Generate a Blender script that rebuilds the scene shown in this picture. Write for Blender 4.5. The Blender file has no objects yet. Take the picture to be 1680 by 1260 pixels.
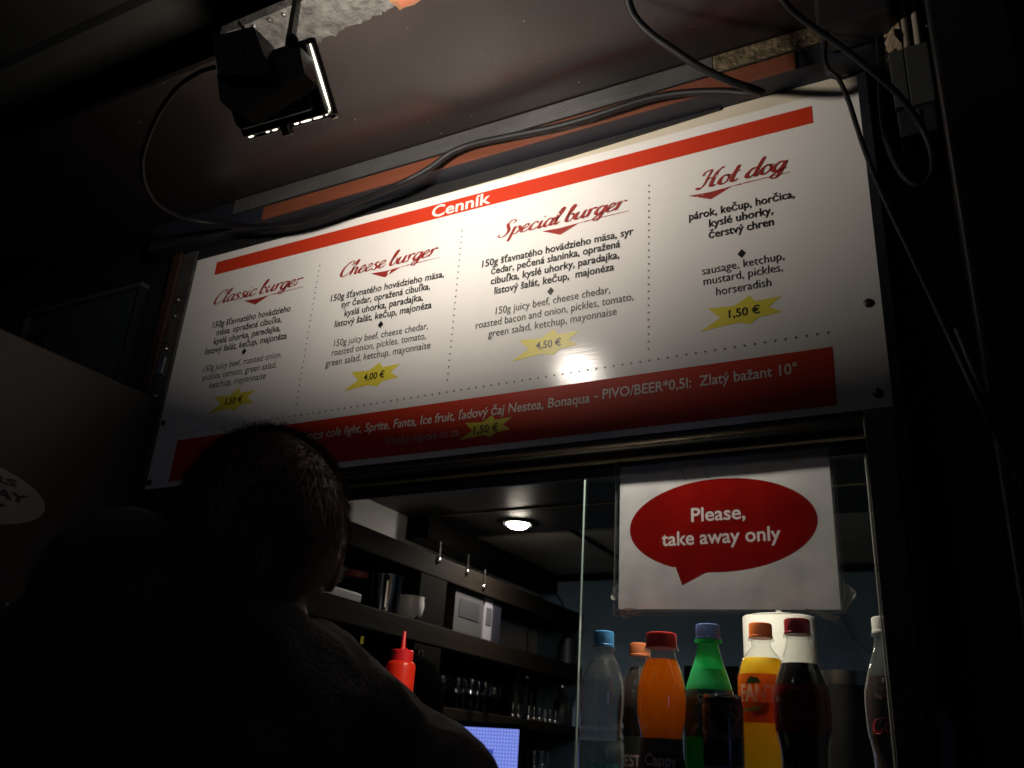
import bpy, bmesh, math, random
from mathutils import Vector, Matrix
random.seed(7)
C = bpy.context.scene.collection
SC = bpy.context.scene
PI = math.pi

# ------------------------------------------------------------------ camera
CAM = Vector((0, -1.182, 1.45))
R = Matrix(((0.88265162, -0.13059432, -0.45152103),
            (0.46581568, 0.37135804, 0.80318675),
            (0.06278434, -0.91925967, 0.38861265)))      # camera axes (right, down, forward) in the world
F = 1457.885
cd = bpy.data.cameras.new('camera'); cam = bpy.data.objects.new('camera', cd); C.objects.link(cam)
cd.sensor_width = 36; cd.lens = F / 1680 * 36; cd.clip_start = .02; cd.clip_end = 300
M = Matrix.Identity(4)
for i in range(3):
    M[i][0] = R[i][0]; M[i][1] = -R[i][1]; M[i][2] = -R[i][2]; M[i][3] = CAM[i]
cam.matrix_world = M
cd.dof.use_dof = True; cd.dof.focus_distance = 1.5; cd.dof.aperture_fstop = 7.5
SC.camera = cam
# ------------------------------------------------------------------ night sky
W = bpy.data.worlds.new('World'); SC.world = W; W.use_nodes = True
bg = W.node_tree.nodes['Background']; bg.inputs[0].default_value = (.55, .68, 1, 1); bg.inputs[1].default_value = .008
SC.view_settings.view_transform = 'Standard'; SC.view_settings.look = 'None'
SC.view_settings.exposure = 0; SC.view_settings.gamma = 1
SC.cycles.max_bounces = 10; SC.cycles.transparent_max_bounces = 24
SC.cycles.caustics_reflective = False; SC.cycles.caustics_refractive = False
SC.cycles.sample_clamp_indirect = 4
try: SC.cycles.use_denoising = True
except Exception: pass

def ray(px, py): return R @ Vector((px - 840, py - 630, F))
def on_y(px, py, Y): r = ray(px, py); return CAM + r * ((Y - CAM.y) / r.y)
def on_z(px, py, Z): r = ray(px, py); return CAM + r * ((Z - CAM.z) / r.z)
def on_x(px, py, X): r = ray(px, py); return CAM + r * ((X - CAM.x) / r.x)
def depth(p): return (Vector(p) - CAM).dot(Vector((R[0][2], R[1][2], R[2][2])))

# ------------------------------------------------------------------ materials
MATS = {}
def mat(name, col, rough=.5, metal=0, var=.12, vscale=8, bump=0, bscale=60, spec=.5, emit=None, es=1,
        trans=0, coat=0, stretch=None):
    if name in MATS: return MATS[name]
    m = bpy.data.materials.new(name); m.use_nodes = True; MATS[name] = m
    nt = m.node_tree; b = nt.nodes['Principled BSDF']
    b.inputs['Base Color'].default_value = (*col, 1); b.inputs['Roughness'].default_value = rough
    b.inputs['Metallic'].default_value = metal; b.inputs['Specular IOR Level'].default_value = spec
    b.inputs['Transmission Weight'].default_value = trans; b.inputs['Coat Weight'].default_value = coat
    tc = nt.nodes.new('ShaderNodeTexCoord'); vec = tc.outputs['Object']
    if stretch:
        mp = nt.nodes.new('ShaderNodeMapping'); mp.inputs['Scale'].default_value = stretch
        nt.links.new(vec, mp.inputs['Vector']); vec = mp.outputs['Vector']
    if var:
        n = nt.nodes.new('ShaderNodeTexNoise'); n.inputs['Scale'].default_value = vscale
        n.inputs['Detail'].default_value = 6; n.inputs['Roughness'].default_value = .65
        nt.links.new(vec, n.inputs['Vector'])
        r = nt.nodes.new('ShaderNodeValToRGB')
        r.color_ramp.elements[0].position = .3; r.color_ramp.elements[1].position = .7
        r.color_ramp.elements[0].color = (*[c * (1 - var) for c in col], 1)
        r.color_ramp.elements[1].color = (*[min(1, c * (1 + var)) for c in col], 1)
        nt.links.new(n.outputs['Fac'], r.inputs['Fac']); nt.links.new(r.outputs['Color'], b.inputs['Base Color'])
        mr = nt.nodes.new('ShaderNodeMapRange'); mr.inputs['To Min'].default_value = max(.02, rough * (1 - var))
        mr.inputs['To Max'].default_value = min(1, rough * (1 + var))
        nt.links.new(n.outputs['Fac'], mr.inputs['Value']); nt.links.new(mr.outputs['Result'], b.inputs['Roughness'])
    if bump:
        n2 = nt.nodes.new('ShaderNodeTexNoise'); n2.inputs['Scale'].default_value = bscale; n2.inputs['Detail'].default_value = 5
        nt.links.new(vec, n2.inputs['Vector'])
        bp = nt.nodes.new('ShaderNodeBump'); bp.inputs['Strength'].default_value = bump; bp.inputs['Distance'].default_value = .01
        nt.links.new(n2.outputs['Fac'], bp.inputs['Height']); nt.links.new(bp.outputs['Normal'], b.inputs['Normal'])
    if emit:
        b.inputs['Emission Color'].default_value = (*emit, 1); b.inputs['Emission Strength'].default_value = es
    return m
def specks(m, scale, thr, col, stretch=(1, 1, 1)):
    """sparse small flecks of dust or chipped paint mixed over the base colour"""
    nt = m.node_tree; b = nt.nodes['Principled BSDF']; src = b.inputs['Base Color'].links
    tc = nt.nodes.new('ShaderNodeTexCoord'); mp = nt.nodes.new('ShaderNodeMapping'); mp.inputs['Scale'].default_value = stretch
    v = nt.nodes.new('ShaderNodeTexNoise'); v.inputs['Scale'].default_value = scale; v.inputs['Detail'].default_value = 2
    g = nt.nodes.new('ShaderNodeMath'); g.operation = 'GREATER_THAN'; g.inputs[1].default_value = thr
    mx = nt.nodes.new('ShaderNodeMix'); mx.data_type = 'RGBA'
    nt.links.new(tc.outputs['Object'], mp.inputs['Vector']); nt.links.new(mp.outputs['Vector'], v.inputs['Vector'])
    nt.links.new(v.outputs['Fac'], g.inputs[0]); nt.links.new(g.outputs[0], mx.inputs['Factor'])
    if src: nt.links.new(src[0].from_socket, mx.inputs['A'])
    else: mx.inputs['A'].default_value = b.inputs['Base Color'].default_value
    mx.inputs['B'].default_value = (*col, 1); nt.links.new(mx.outputs['Result'], b.inputs['Base Color'])
    return m
def clear(name, tint=(1, 1, 1), gloss=.04, ior=1.5, frost=0, fcol=(.75, .75, .72)):
    """thin clear sheet: lets light through, mirrors more at grazing angles"""
    if name in MATS: return MATS[name]
    m = bpy.data.materials.new(name); m.use_nodes = True; MATS[name] = m; nt = m.node_tree
    for n in list(nt.nodes): nt.nodes.remove(n)
    o = nt.nodes.new('ShaderNodeOutputMaterial'); t = nt.nodes.new('ShaderNodeBsdfTransparent'); t.inputs[0].default_value = (*tint, 1)
    g = nt.nodes.new('ShaderNodeBsdfGlossy'); g.inputs['Roughness'].default_value = gloss
    lw = nt.nodes.new('ShaderNodeLayerWeight'); lw.inputs['Blend'].default_value = .5
    pw = nt.nodes.new('ShaderNodeMath'); pw.operation = 'POWER'; pw.inputs[1].default_value = 5; nt.links.new(lw.outputs['Facing'], pw.inputs[0])
    f = nt.nodes.new('ShaderNodeMapRange'); f.inputs['To Min'].default_value = ((ior - 1) / (ior + 1)) ** 2; f.inputs['To Max'].default_value = .9
    nt.links.new(pw.outputs[0], f.inputs['Value'])
    mx = nt.nodes.new('ShaderNodeMixShader')
    nt.links.new(f.outputs[0], mx.inputs[0]); nt.links.new(t.outputs[0], mx.inputs[1]); nt.links.new(g.outputs[0], mx.inputs[2])
    last = mx
    if frost:
        d = nt.nodes.new('ShaderNodeBsdfDiffuse'); d.inputs[0].default_value = (*fcol, 1)
        tl = nt.nodes.new('ShaderNodeBsdfTranslucent'); tl.inputs[0].default_value = (*fcol, 1)
        a = nt.nodes.new('ShaderNodeMixShader'); nt.links.new(d.outputs[0], a.inputs[1]); nt.links.new(tl.outputs[0], a.inputs[2])
        m2 = nt.nodes.new('ShaderNodeMixShader'); m2.inputs[0].default_value = frost
        nt.links.new(mx.outputs[0], m2.inputs[1]); nt.links.new(a.outputs[0], m2.inputs[2]); last = m2
    nt.links.new(last.outputs[0], o.inputs[0]); return m
def drink(name, col, glow=.6, rough=.15):
    """cloudy drink: part diffuse, part translucent, with a glossy skin"""
    if name in MATS: return MATS[name]
    m = bpy.data.materials.new(name); m.use_nodes = True; MATS[name] = m; nt = m.node_tree
    b = nt.nodes['Principled BSDF']; b.inputs['Base Color'].default_value = (*col, 1); b.inputs['Roughness'].default_value = rough
    b.inputs['Subsurface Weight'].default_value = .35; b.inputs['Subsurface Radius'].default_value = (1, .5, .15); b.inputs['Subsurface Scale'].default_value = .035
    tl = nt.nodes.new('ShaderNodeBsdfTranslucent'); tl.inputs[0].default_value = (*col, 1)
    mx = nt.nodes.new('ShaderNodeMixShader'); mx.inputs[0].default_value = glow
    o = nt.nodes['Material Output']
    nt.links.new(b.outputs[0], mx.inputs[1]); nt.links.new(tl.outputs[0], mx.inputs[2]); nt.links.new(mx.outputs[0], o.inputs[0])
    return m
def worn_ink(name, col, under, thr=.34, scale=40):
    """printed ink with scratched gaps that show the sheet"""
    m = mat(name, col, .4, var=.15, vscale=30)
    nt = m.node_tree; b = nt.nodes['Principled BSDF']; src = b.inputs['Base Color'].links[0].from_socket
    tc = nt.nodes.new('ShaderNodeTexCoord'); mp = nt.nodes.new('ShaderNodeMapping'); mp.inputs['Scale'].default_value = (1, 1, .55); mp.inputs['Rotation'].default_value = (0, .5, 0)
    v = nt.nodes.new('ShaderNodeTexNoise'); v.inputs['Scale'].default_value = scale * 3; v.inputs['Detail'].default_value = 3
    g = nt.nodes.new('ShaderNodeMath'); g.operation = 'LESS_THAN'; g.inputs[1].default_value = thr
    mx = nt.nodes.new('ShaderNodeMix'); mx.data_type = 'RGBA'; mx.inputs['B'].default_value = (*under, 1)
    nt.links.new(tc.outputs['Object'], mp.inputs[0]); nt.links.new(mp.outputs[0], v.inputs['Vector']); nt.links.new(v.outputs['Fac'], g.inputs[0])
    nt.links.new(g.outputs[0], mx.inputs['Factor']); nt.links.new(src, mx.inputs['A']); nt.links.new(mx.outputs['Result'], b.inputs['Base Color'])
    return m

SHEET = (.80, .78, .75)
m_sheet = mat('laminated_white', SHEET, .15, var=.05, vscale=3)
_nt = m_sheet.node_tree; _tc = _nt.nodes.new('ShaderNodeTexCoord'); _mp = _nt.nodes.new('ShaderNodeMapping'); _mp.inputs['Scale'].default_value = (6, 1, 620)
_n = _nt.nodes.new('ShaderNodeTexNoise'); _n.inputs['Scale'].default_value = 1; _n.inputs['Detail'].default_value = 3
_b = _nt.nodes.new('ShaderNodeBump'); _b.inputs['Strength'].default_value = .06; _b.inputs['Distance'].default_value = .0016
_nt.links.new(_tc.outputs['Object'], _mp.inputs[0]); _nt.links.new(_mp.outputs[0], _n.inputs['Vector']); _nt.links.new(_n.outputs['Fac'], _b.inputs['Height']); _nt.links.new(_b.outputs['Normal'], _nt.nodes['Principled BSDF'].inputs['Normal'])
specks(m_sheet, 210, .80, (.35, .30, .24))
m_panel = mat('cream_panel', (.62, .56, .44), .5, var=.08, vscale=6, bump=.05)
m_red = mat('red_print', (.53, .040, .014), .5, var=.03, spec=.25)
m_redlow = mat('red_print_low', (.50, .035, .014), .28, var=.03)
m_black = mat('black_print', (.012, .011, .012), .35, var=0)
m_white = mat('white_print', (.78, .74, .68), .5, var=0, spec=.25)
m_palewh = mat('faded_white_print', (.55, .42, .38), .35, var=.1)
m_yellow = mat('yellow_print', (.72, .62, .06), .35, var=.04)
m_head = worn_ink('worn_red_print', (.30, .03, .025), SHEET)
m_dots = mat('grey_print', (.16, .15, .16), .4, var=0)
m_screw = mat('dark_screw', (.06, .055, .05), .4, metal=.7)
m_bright = mat('zinc', (.6, .6, .58), .3, metal=1)
m_canopy = specks(mat('brown_black_sheet_metal', (.017, .0135, .0125), .27, var=.25, vscale=3, bump=.03, bscale=14, spec=.6), 170, .775, (.35, .33, .3))
m_alu = specks(mat('dull_aluminium', (.075, .075, .073), .45, metal=.35, var=.25, vscale=20, bump=.1, stretch=(.3, 1, 1)), 120, .74, (.25, .24, .22), (1, 3, 3))
m_rust = mat('rusty_flaking_steel', (.10, .075, .04), .7, metal=.2, var=.7, vscale=60, bump=.6, bscale=120)
m_orange = mat('orange_stained_wood', (.13, .038, .018), .5, var=.25, vscale=14, bump=.15, stretch=(.15, 1, 1))
m_dark = mat('black_paint', (.012, .012, .013), .5, var=.2, bump=.05)
m_darkblue = mat('blue_black_paint', (.012, .014, .022), .5, var=.2)
m_post = mat('grey_brown_metal', (.085, .08, .065), .42, metal=.3, var=.2, bump=.05)
m_rail = mat('brushed_steel_rail', (.16, .14, .105), .26, metal=1, var=.2, vscale=12, stretch=(.2, 1, 1))
m_polish = mat('polished_edge', (.8, .8, .78), .18, metal=1, var=.05)
m_cable = mat('black_rubber', (.005, .005, .006), .55, var=.1, spec=.3)
m_glass = clear('window_glass', (.96, .98, .97), .01)
m_edge = mat('ground_glass_edge', (.55, .7, .65), .15, var=0, trans=.0, spec=1)
m_sleeve = clear('plastic_sleeve', (.97, .97, .97), .12, 1.35, frost=.03)
m_tape = clear('crumpled_tape', (.9, .9, .9), .15, 1.5, frost=.45)
m_flange = mat('chipped_white_paint', (.032, .030, .027), .6, var=.6, vscale=45, bump=.25, bscale=160)
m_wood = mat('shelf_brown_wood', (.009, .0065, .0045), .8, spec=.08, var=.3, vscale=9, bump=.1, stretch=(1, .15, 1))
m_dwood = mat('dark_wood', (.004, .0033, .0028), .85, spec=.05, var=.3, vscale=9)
m_wall = mat('grey_wall', (.72, .72, .75), .8, var=.06, vscale=3, bump=.05)
m_blue = mat('blue_grey_wall', (.12, .19, .29), .8, var=.08, vscale=2, bump=.05)
m_ceil = mat('ceiling_panel', (.55, .50, .40), .7, var=.2, vscale=3)
m_ground = mat('asphalt', (.045, .045, .047), .9, var=.3, vscale=20, bump=.5)
m_steel = mat('steel', (.5, .5, .5), .22, metal=1, var=.1)
m_porc = mat('white_porcelain', (.55, .55, .57), .25, var=.03)

# ------------------------------------------------------------------ mesh helpers
def link(name, me, m=None, parent=None, label=None, cat=None, group=None, kind=None):
    o = bpy.data.objects.new(name, me); C.objects.link(o)
    if m is not None and me is not None: me.materials.append(m)
    if parent: o.parent = parent
    if label: o['label'] = label
    if cat: o['category'] = cat
    if group: o['group'] = group
    if kind: o['kind'] = kind
    return o
def thing(name, loc, label, cat, group=None):
    o = bpy.data.objects.new(name, None); o.empty_display_size = .05; C.objects.link(o); o.location = loc
    o['label'] = label; o['category'] = cat
    if group: o['group'] = group
    return o
class B:
    def __init__(s): s.bm = bmesh.new()
    def box(s, x0, x1, y0, y1, z0, z1, bev=0, mtx=None):
        g = bmesh.ops.create_cube(s.bm, size=1)
        vs = g['verts']
        bmesh.ops.scale(s.bm, vec=(x1 - x0, y1 - y0, z1 - z0), verts=vs)
        bmesh.ops.translate(s.bm, vec=((x0 + x1) / 2, (y0 + y1) / 2, (z0 + z1) / 2), verts=vs)
        if bev:
            es = list({e for v in vs for e in v.link_edges})
            r = bmesh.ops.bevel(s.bm, geom=es, offset=bev, segments=2, affect='EDGES', profile=.6)
            vs = list({v for f in r['faces'] for v in f.verts} | {v for v in vs if v.is_valid})
        if mtx: bmesh.ops.transform(s.bm, matrix=mtx, verts=[v for v in vs if v.is_valid])
        return s
    def lathe(s, prof, n=32, c=(0, 0, 0), cap=True, mtx=None):
        rings = []
        for r, z in prof:
            rings.append([s.bm.verts.new((c[0] + r * math.cos(2 * PI * i / n), c[1] + r * math.sin(2 * PI * i / n), c[2] + z)) for i in range(n)])
        for a, b in zip(rings, rings[1:]):
            for i in range(n): s.bm.faces.new((a[i], a[(i + 1) % n], b[(i + 1) % n], b[i]))
        if cap:
            s.bm.faces.new(rings[0][::-1]); s.bm.faces.new(rings[-1])
        if mtx: bmesh.ops.transform(s.bm, matrix=mtx, verts=[v for r in rings for v in r])
        return s
    def tube(s, pts, rad, n=8, smooth=6, cap=True):
        P = catmull([Vector(p) for p in pts], smooth) if smooth else [Vector(p) for p in pts]
        rr = rad if callable(rad) else (lambda t: rad)
        t0 = (P[1] - P[0]).normalized(); u = t0.orthogonal().normalized(); prev = None; rings = []
        for i, p in enumerate(P):
            t = (P[min(i + 1, len(P) - 1)] - P[max(i - 1, 0)]).normalized()
            u = (u - t * u.dot(t)); u = u.normalized() if u.length > 1e-6 else t.orthogonal().normalized()
            w = t.cross(u); r = rr(i / (len(P) - 1))
            rings.append([s.bm.verts.new(p + (u * math.cos(2 * PI * k / n) + w * math.sin(2 * PI * k / n)) * r) for k in range(n)])
        for a, b in zip(rings, rings[1:]):
            for k in range(n): s.bm.faces.new((a[k], a[(k + 1) % n], b[(k + 1) % n], b[k]))
        if cap: s.bm.faces.new(rings[0][::-1]); s.bm.faces.new(rings[-1])
        return s
    def slab(s, pts, vec):
        """polygon pts pushed along vec"""
        a = [s.bm.verts.new(p) for p in pts]; b = [s.bm.verts.new(Vector(p) + Vector(vec)) for p in pts]
        n = len(pts)
        s.bm.faces.new(a); s.bm.faces.new(b[::-1])
        for i in range(n): s.bm.faces.new((a[i], b[i], b[(i + 1) % n], a[(i + 1) % n]))
        return s
    def face(s, pts): s.bm.faces.new([s.bm.verts.new(p) for p in pts]); return s
    def sphere(s, c, r, rot=None, seg=20):
        g = bmesh.ops.create_uvsphere(s.bm, u_segments=seg, v_segments=seg // 2 + 2, radius=1)
        m = Matrix.Translation(Vector(c)) @ (rot.to_4x4() if rot else Matrix.Identity(4)) @ Matrix.Diagonal((*r, 1)) if hasattr(r, '__len__') else Matrix.Translation(Vector(c)) @ Matrix.Scale(r, 4)
        bmesh.ops.transform(s.bm, matrix=m, verts=g['verts']); return s
    def capsule(s, a, b, ra, rb, n=14):
        a, b = Vector(a), Vector(b); s.sphere(a, ra, seg=n); s.sphere(b, rb, seg=n)
        s.tube([a, b], lambda t: ra + (rb - ra) * t, n=n, smooth=0); return s
    def done(s, name, m, parent=None, smooth=False, loc=None, **k):
        bmesh.ops.recalc_face_normals(s.bm, faces=s.bm.faces)
        me = bpy.data.meshes.new(name); s.bm.to_mesh(me); s.bm.free()
        if smooth:
            for p in me.polygons: p.use_smooth = True
            try: me.set_sharp_from_angle(angle=math.radians(40))
            except Exception: pass
        o = link(name, me, m, parent, **k)
        if loc is not None: o.location = loc
        return o
def catmull(P, n):
    out = []
    for i in range(len(P) - 1):
        p0 = P[max(i - 1, 0)]; p1 = P[i]; p2 = P[i + 1]; p3 = P[min(i + 2, len(P) - 1)]
        for k in range(n):
            t = k / n
            out.append(.5 * ((2 * p1) + (p2 - p0) * t + (2 * p0 - 5 * p1 + 4 * p2 - p3) * t * t + (3 * p1 - p0 - 3 * p2 + p3) * t ** 3))
    out.append(P[-1]); return out

# ------------------------------------------------------------------ lettering
def glyphs(body, bold=0, shear=0, res=3):
    c = bpy.data.curves.new('letters', 'FONT'); c.body = body; c.size = 1; c.resolution_u = res; c.offset = bold; c.shear = shear
    o = bpy.data.objects.new('letters', c); C.objects.link(o); bpy.context.view_layer.update()
    me = bpy.data.meshes.new_from_object(o.evaluated_get(bpy.context.evaluated_depsgraph_get()))
    vs = [v.co.copy() for v in me.vertices]; fs = [tuple(p.vertices) for p in me.polygons]
    bpy.data.objects.remove(o); bpy.data.curves.remove(c); bpy.data.meshes.remove(me)
    return vs, fs
def text(body, x0, x1, z, size, y, m, parent, bold=0, shear=0, name='lettering', fn=None, slope=0):
    vs, fs = glyphs(body, bold, shear)
    a = min(v.x for v in vs); b = max(v.x for v in vs); k = (x1 - x0) / (b - a)
    P = []
    for v in vs:
        u = (v.x - a) * k; w = v.y * size
        P.append(fn(x0 + u, z + w) if fn else (x0 + u, y, z + w + slope * u))
    me = bpy.data.meshes.new(name); me.from_pydata(P, [], fs)
    return link(name, me, m, parent)
SCRIPT = {
 'a': (.50, [[(.38,.40),(.27,.5),(.12,.40),(.05,.18),(.14,0),(.27,.08),(.39,.34)], [(.42,.5),(.37,.15),(.43,0),(.54,.12)]]),
 'c': (.42, [[(.34,.38),(.31,.49),(.19,.48),(.06,.28),(.08,.06),(.21,0),(.34,.07),(.44,.18)]]),
 'e': (.42, [[(.04,.18),(.2,.24),(.33,.36),(.28,.5),(.14,.44),(.05,.25),(.08,.05),(.2,0),(.34,.07),(.44,.18)]]),
 's': (.38, [[(.33,.40),(.24,.5),(.13,.43),(.15,.31),(.28,.21),(.29,.06),(.15,-.01),(.02,.08)]]),
 'i': (.27, [[(.11,.48),(.08,.12),(.14,0),(.28,.12)], [(.16,.66),(.18,.74)]]),
 'l': (.28, [[(.08,.25),(.22,.68),(.26,.96),(.17,1.0),(.1,.75),(.08,.15),(.15,0),(.3,.12)]]),
 'b': (.44, [[(.05,.3),(.2,.72),(.24,.96),(.15,1.0),(.09,.75),(.06,.2),(.14,0),(.3,.06),(.37,.28),(.3,.46),(.2,.4)]]),
 'u': (.55, [[(.08,.48),(.05,.12),(.14,0),(.28,.12),(.39,.36)], [(.42,.5),(.38,.12),(.45,0),(.57,.12)]]),
 'r': (.38, [[(.08,.5),(.1,.25),(.06,0)], [(.09,.24),(.18,.44),(.3,.51),(.36,.42)]]),
 'g': (.50, [[(.38,.40),(.27,.5),(.12,.40),(.05,.18),(.14,0),(.27,.08),(.39,.34)], [(.42,.5),(.38,.02),(.33,-.28),(.18,-.36),(.06,-.25),(.16,-.10),(.54,.12)]]),
 'h': (.50, [[(.05,.3),(.2,.72),(.24,.96),(.15,1.0),(.09,.75),(.05,0)], [(.07,.2),(.2,.44),(.32,.45),(.34,.28),(.34,.06),(.4,0),(.52,.12)]]),
 'p': (.46, [[(.08,.52),(.06,0),(.03,-.4)], [(.07,.28),(.18,.46),(.32,.46),(.38,.24),(.28,.02),(.1,.05)]]),
 'o': (.44, [[(.24,.5),(.09,.4),(.05,.15),(.17,0),(.33,.1),(.37,.33),(.25,.5),(.3,.42),(.46,.44)]]),
 't': (.32, [[(.16,.88),(.1,.4),(.09,.1),(.17,0),(.32,.12)], [(.0,.52),(.3,.55)]]),
 'd': (.52, [[(.38,.40),(.27,.5),(.12,.40),(.05,.18),(.14,0),(.27,.08),(.39,.34)], [(.47,1.0),(.40,.5),(.37,.12),(.44,0),(.55,.12)]]),
 'C': (.66, [[(.50,.70),(.60,.82),(.58,.96),(.44,1.0),(.22,.84),(.07,.5),(.10,.12),(.30,0),(.52,.12),(.66,.30)]]),
 'S': (.62, [[(.52,.74),(.6,.88),(.5,1.0),(.34,.96),(.24,.78),(.34,.55),(.44,.3),(.36,.05),(.16,-.02),(.0,.08),(.05,.2)]]),
 'H': (.78, [[(.0,.12),(.1,.0),(.24,.2),(.28,.6),(.34,.98)], [(.04,.72),(.1,.92),(.34,.98)], [(.78,1.0),(.6,.82),(.52,.3),(.56,.02),(.72,.08)], [(.24,.44),(.42,.52),(.62,.48)]]),
 ' ': (.26, [])}
def script(word, x0, x1, z, cap, y, m, parent):
    """brush script: each stroke a ribbon, broad on the way down and thin on the way up"""
    rib = []; cx = 0
    for ch in word:
        w, st = SCRIPT[ch]
        for s in st:
            P = catmull([Vector((cx + q[0] + .32 * q[1], q[1], 0)) for q in s], 6)
            L = []
            for i, p in enumerate(P):
                d = (P[min(i + 1, len(P) - 1)] - P[max(i - 1, 0)]).normalized()
                k = abs(d.y) ** 1.6; up = 1 if d.y < 0 else .42
                hw = (.022 + .062 * k * up)
                if i in (0, len(P) - 1): hw *= .5
                nrm = Vector((1, .12, 0)).normalized() if k > .25 else Vector((-d.y, d.x, 0))
                nrm = Vector((-d.y, d.x, 0)) if abs(d.x) > .8 else nrm
                if nrm.dot(Vector((-d.y, d.x, 0))) < 0: nrm = -nrm
                L.append((p + nrm * hw, p - nrm * hw))
            rib.append(L)
        cx += w
    a = min(q.x for L in rib for pr in L for q in pr); b = max(q.x for L in rib for pr in L for q in pr)
    k = (x1 - x0) / (b - a); V = []; Fc = []
    for j, L in enumerate(rib):
        o = len(V)
        for p, q in L:
            for r in (p, q): V.append((x0 + (r.x - a) * k, y - .00003 * j, z + r.y * cap))
        Fc += [(o + 2 * i, o + 2 * i + 1, o + 2 * i + 3, o + 2 * i + 2) for i in range(len(L) - 1)]
    me = bpy.data.meshes.new('heading'); me.from_pydata(V, [], Fc)
    return link('heading', me, m, parent)

# ================================================================== SETTING
B().face([(-40, -40, 0), (40, -40, 0), (40, 40, 0), (-40, 40, 0)]).done('ground', m_ground, kind='structure')

# ------------------------------------------------------------------ kiosk
K = thing('kiosk', (-.8, 0, 0), 'dark food kiosk with an open serving window under the long price board', 'kiosk')
Kinv = Matrix.Translation((.8, 0, 0))
def kp(b, name, m, parent=None, smooth=False, **k):
    """a kiosk part: built in world coordinates, stored relative to the kiosk's base"""
    bmesh.ops.transform(b.bm, matrix=Kinv, verts=b.bm.verts)
    return b.done(name, m, parent or K, smooth, **k)
# facade below the window, header wall above, side walls
kp(B().box(-1.95, .5, .005, .05, 0, 1.36), 'facade_panel', m_dark)
kp(B().box(-2.6, .5, .012, .06, 2.44, 3.4), 'facade_panel', m_dark)
kp(B().box(-1.5, -.10, -.16, .50, 1.362, 1.402, .004), 'counter', m_post)
kp(B().box(-2.6, -1.562, .012, .06, 1.36, 2.438), 'facade_panel', m_dark)
kp(B().box(-.088, .5, .012, .06, 1.362, 2.438), 'facade_panel', m_darkblue)
kp(B().box(-1.535, -1.4935, -.012, .01, 1.36, 2.464, .002), 'jamb', m_alu)
jb = kp(B().box(-1.562, -1.537, -.02, .01, 1.36, 2.464, .002), 'jamb', mat('brown_jamb', (.035, .018, .011), .5), label='brown wooden strip left of the price board')
for z, r in ((2.34, .004), (2.30, .005), (2.22, .004), (2.11, .004)):
    kp(B().lathe([(r, 0), (r, .003), (r * .6, .005)], 12, mtx=Matrix.Translation((-1.518, -.012, z)) @ Matrix.Rotation(PI / 2, 4, 'X')), 'screw', m_bright, smooth=True)
kp(B().box(-1.531, -1.512, -.018, -.012, 2.16, 2.20, .002), 'latch', m_bright)
kp(B().box(-1.53, -1.515, -.015, -.012, 2.235, 2.275, .001), 'latch', m_alu)
# header box over the board: aluminium strip, stained wood strip, dark underside
kp(B().box(-1.62, -.02, -.046, .01, 2.4665, 2.537), 'header_box', m_darkblue)
kp(B().box(-1.36, -.30, -.052, -.0465, 2.499, 2.5365, .001), 'metal_strip', m_alu)
kp(B().box(-.299, -.13, -.052, -.0465, 2.499, 2.5365, .001), 'metal_strip', m_rust, label='rusty flaking end of the metal strip')
kp(B().box(-1.27, -.17, -.050, -.0465, 2.4655, 2.4975, .001), 'wood_strip', m_orange)
kp(B().tube([(-1.36, -.053, 2.4985), (-.02, -.053, 2.4985)], .0012, 6, 0), 'seam', m_dark)
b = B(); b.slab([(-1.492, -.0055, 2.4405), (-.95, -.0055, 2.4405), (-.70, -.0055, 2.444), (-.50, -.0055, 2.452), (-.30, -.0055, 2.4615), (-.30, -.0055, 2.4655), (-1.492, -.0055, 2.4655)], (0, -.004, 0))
kp(b, 'shade_strip', m_dark)  # dark tapered slab drawing the header's shadow and its fading edge on the panel
kp(B().box(-.128, -.025, -.11, -.0535, 2.47, 2.537, .006), 'end_cap', m_dark)
# canopy sheet with a chipped front flange
kp(B().box(-2.3, .04, -.388, -.001, 2.539, 2.552, .001), 'canopy', m_canopy)
fl = B(); random.seed(3)
N = 200; xs = [-1.03 + .9 * i / N for i in range(N + 1)]
top = [(x, -.430, 2.5365) for x in xs]
bot = []; wk = 0
for i, x in enumerate(xs):
    t = i / N; base = -.352 - .015 * t + (-.03 if t > .42 else 0) * min(1, (t - .42) * 6 if t > .42 else 0)
    wk = wk * .86 + random.uniform(-.0032, .0032); bot.append((x, base + wk + random.uniform(-.0012, .0012), 2.5365))
for i in range(N):
    fl.face([top[i], top[i + 1], bot[i + 1], bot[i]])
    fl.face([Vector(top[i]) + Vector((0, 0, .02)), Vector(top[i + 1]) + Vector((0, 0, .02)), top[i + 1], top[i]])
bmesh.ops.remove_doubles(fl.bm, verts=fl.bm.verts, dist=1e-5)
flo = kp(fl, 'flange', m_flange)
for (px, py) in ((417, 43), (466, 23), (443, 32)):
    p = on_z(px, py, 2.5365)
    kp(B().lathe([(.0055, 0), (.0055, .002), (.003, .005)], 12, mtx=Matrix.Translation(p) @ Matrix.Rotation(PI, 4, 'X')), 'screw', m_bright if py != 32 else m_screw, smooth=True)
# roof purlins far above the canopy
for (y0, y1, z0, z1, mm) in ((-.315, -.21, 2.90, 3.02, mat('purlin_grey', (.07, .07, .06), .7, var=.1)), (-.52, -.318, 2.93, 2.96, mat('purlin_dark', (.045, .045, .04), .7, var=.15)),
                             (-.60, -.535, 2.97, 3.03, MATS['purlin_grey'])):
    kp(B().box(-4, 0, y0, y1, z0, z1, .004), 'roof_beam', mm)
kp(B().box(-4, .3, -1.1, .3, 3.08, 3.12), 'roof_sheet', m_dark)
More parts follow.
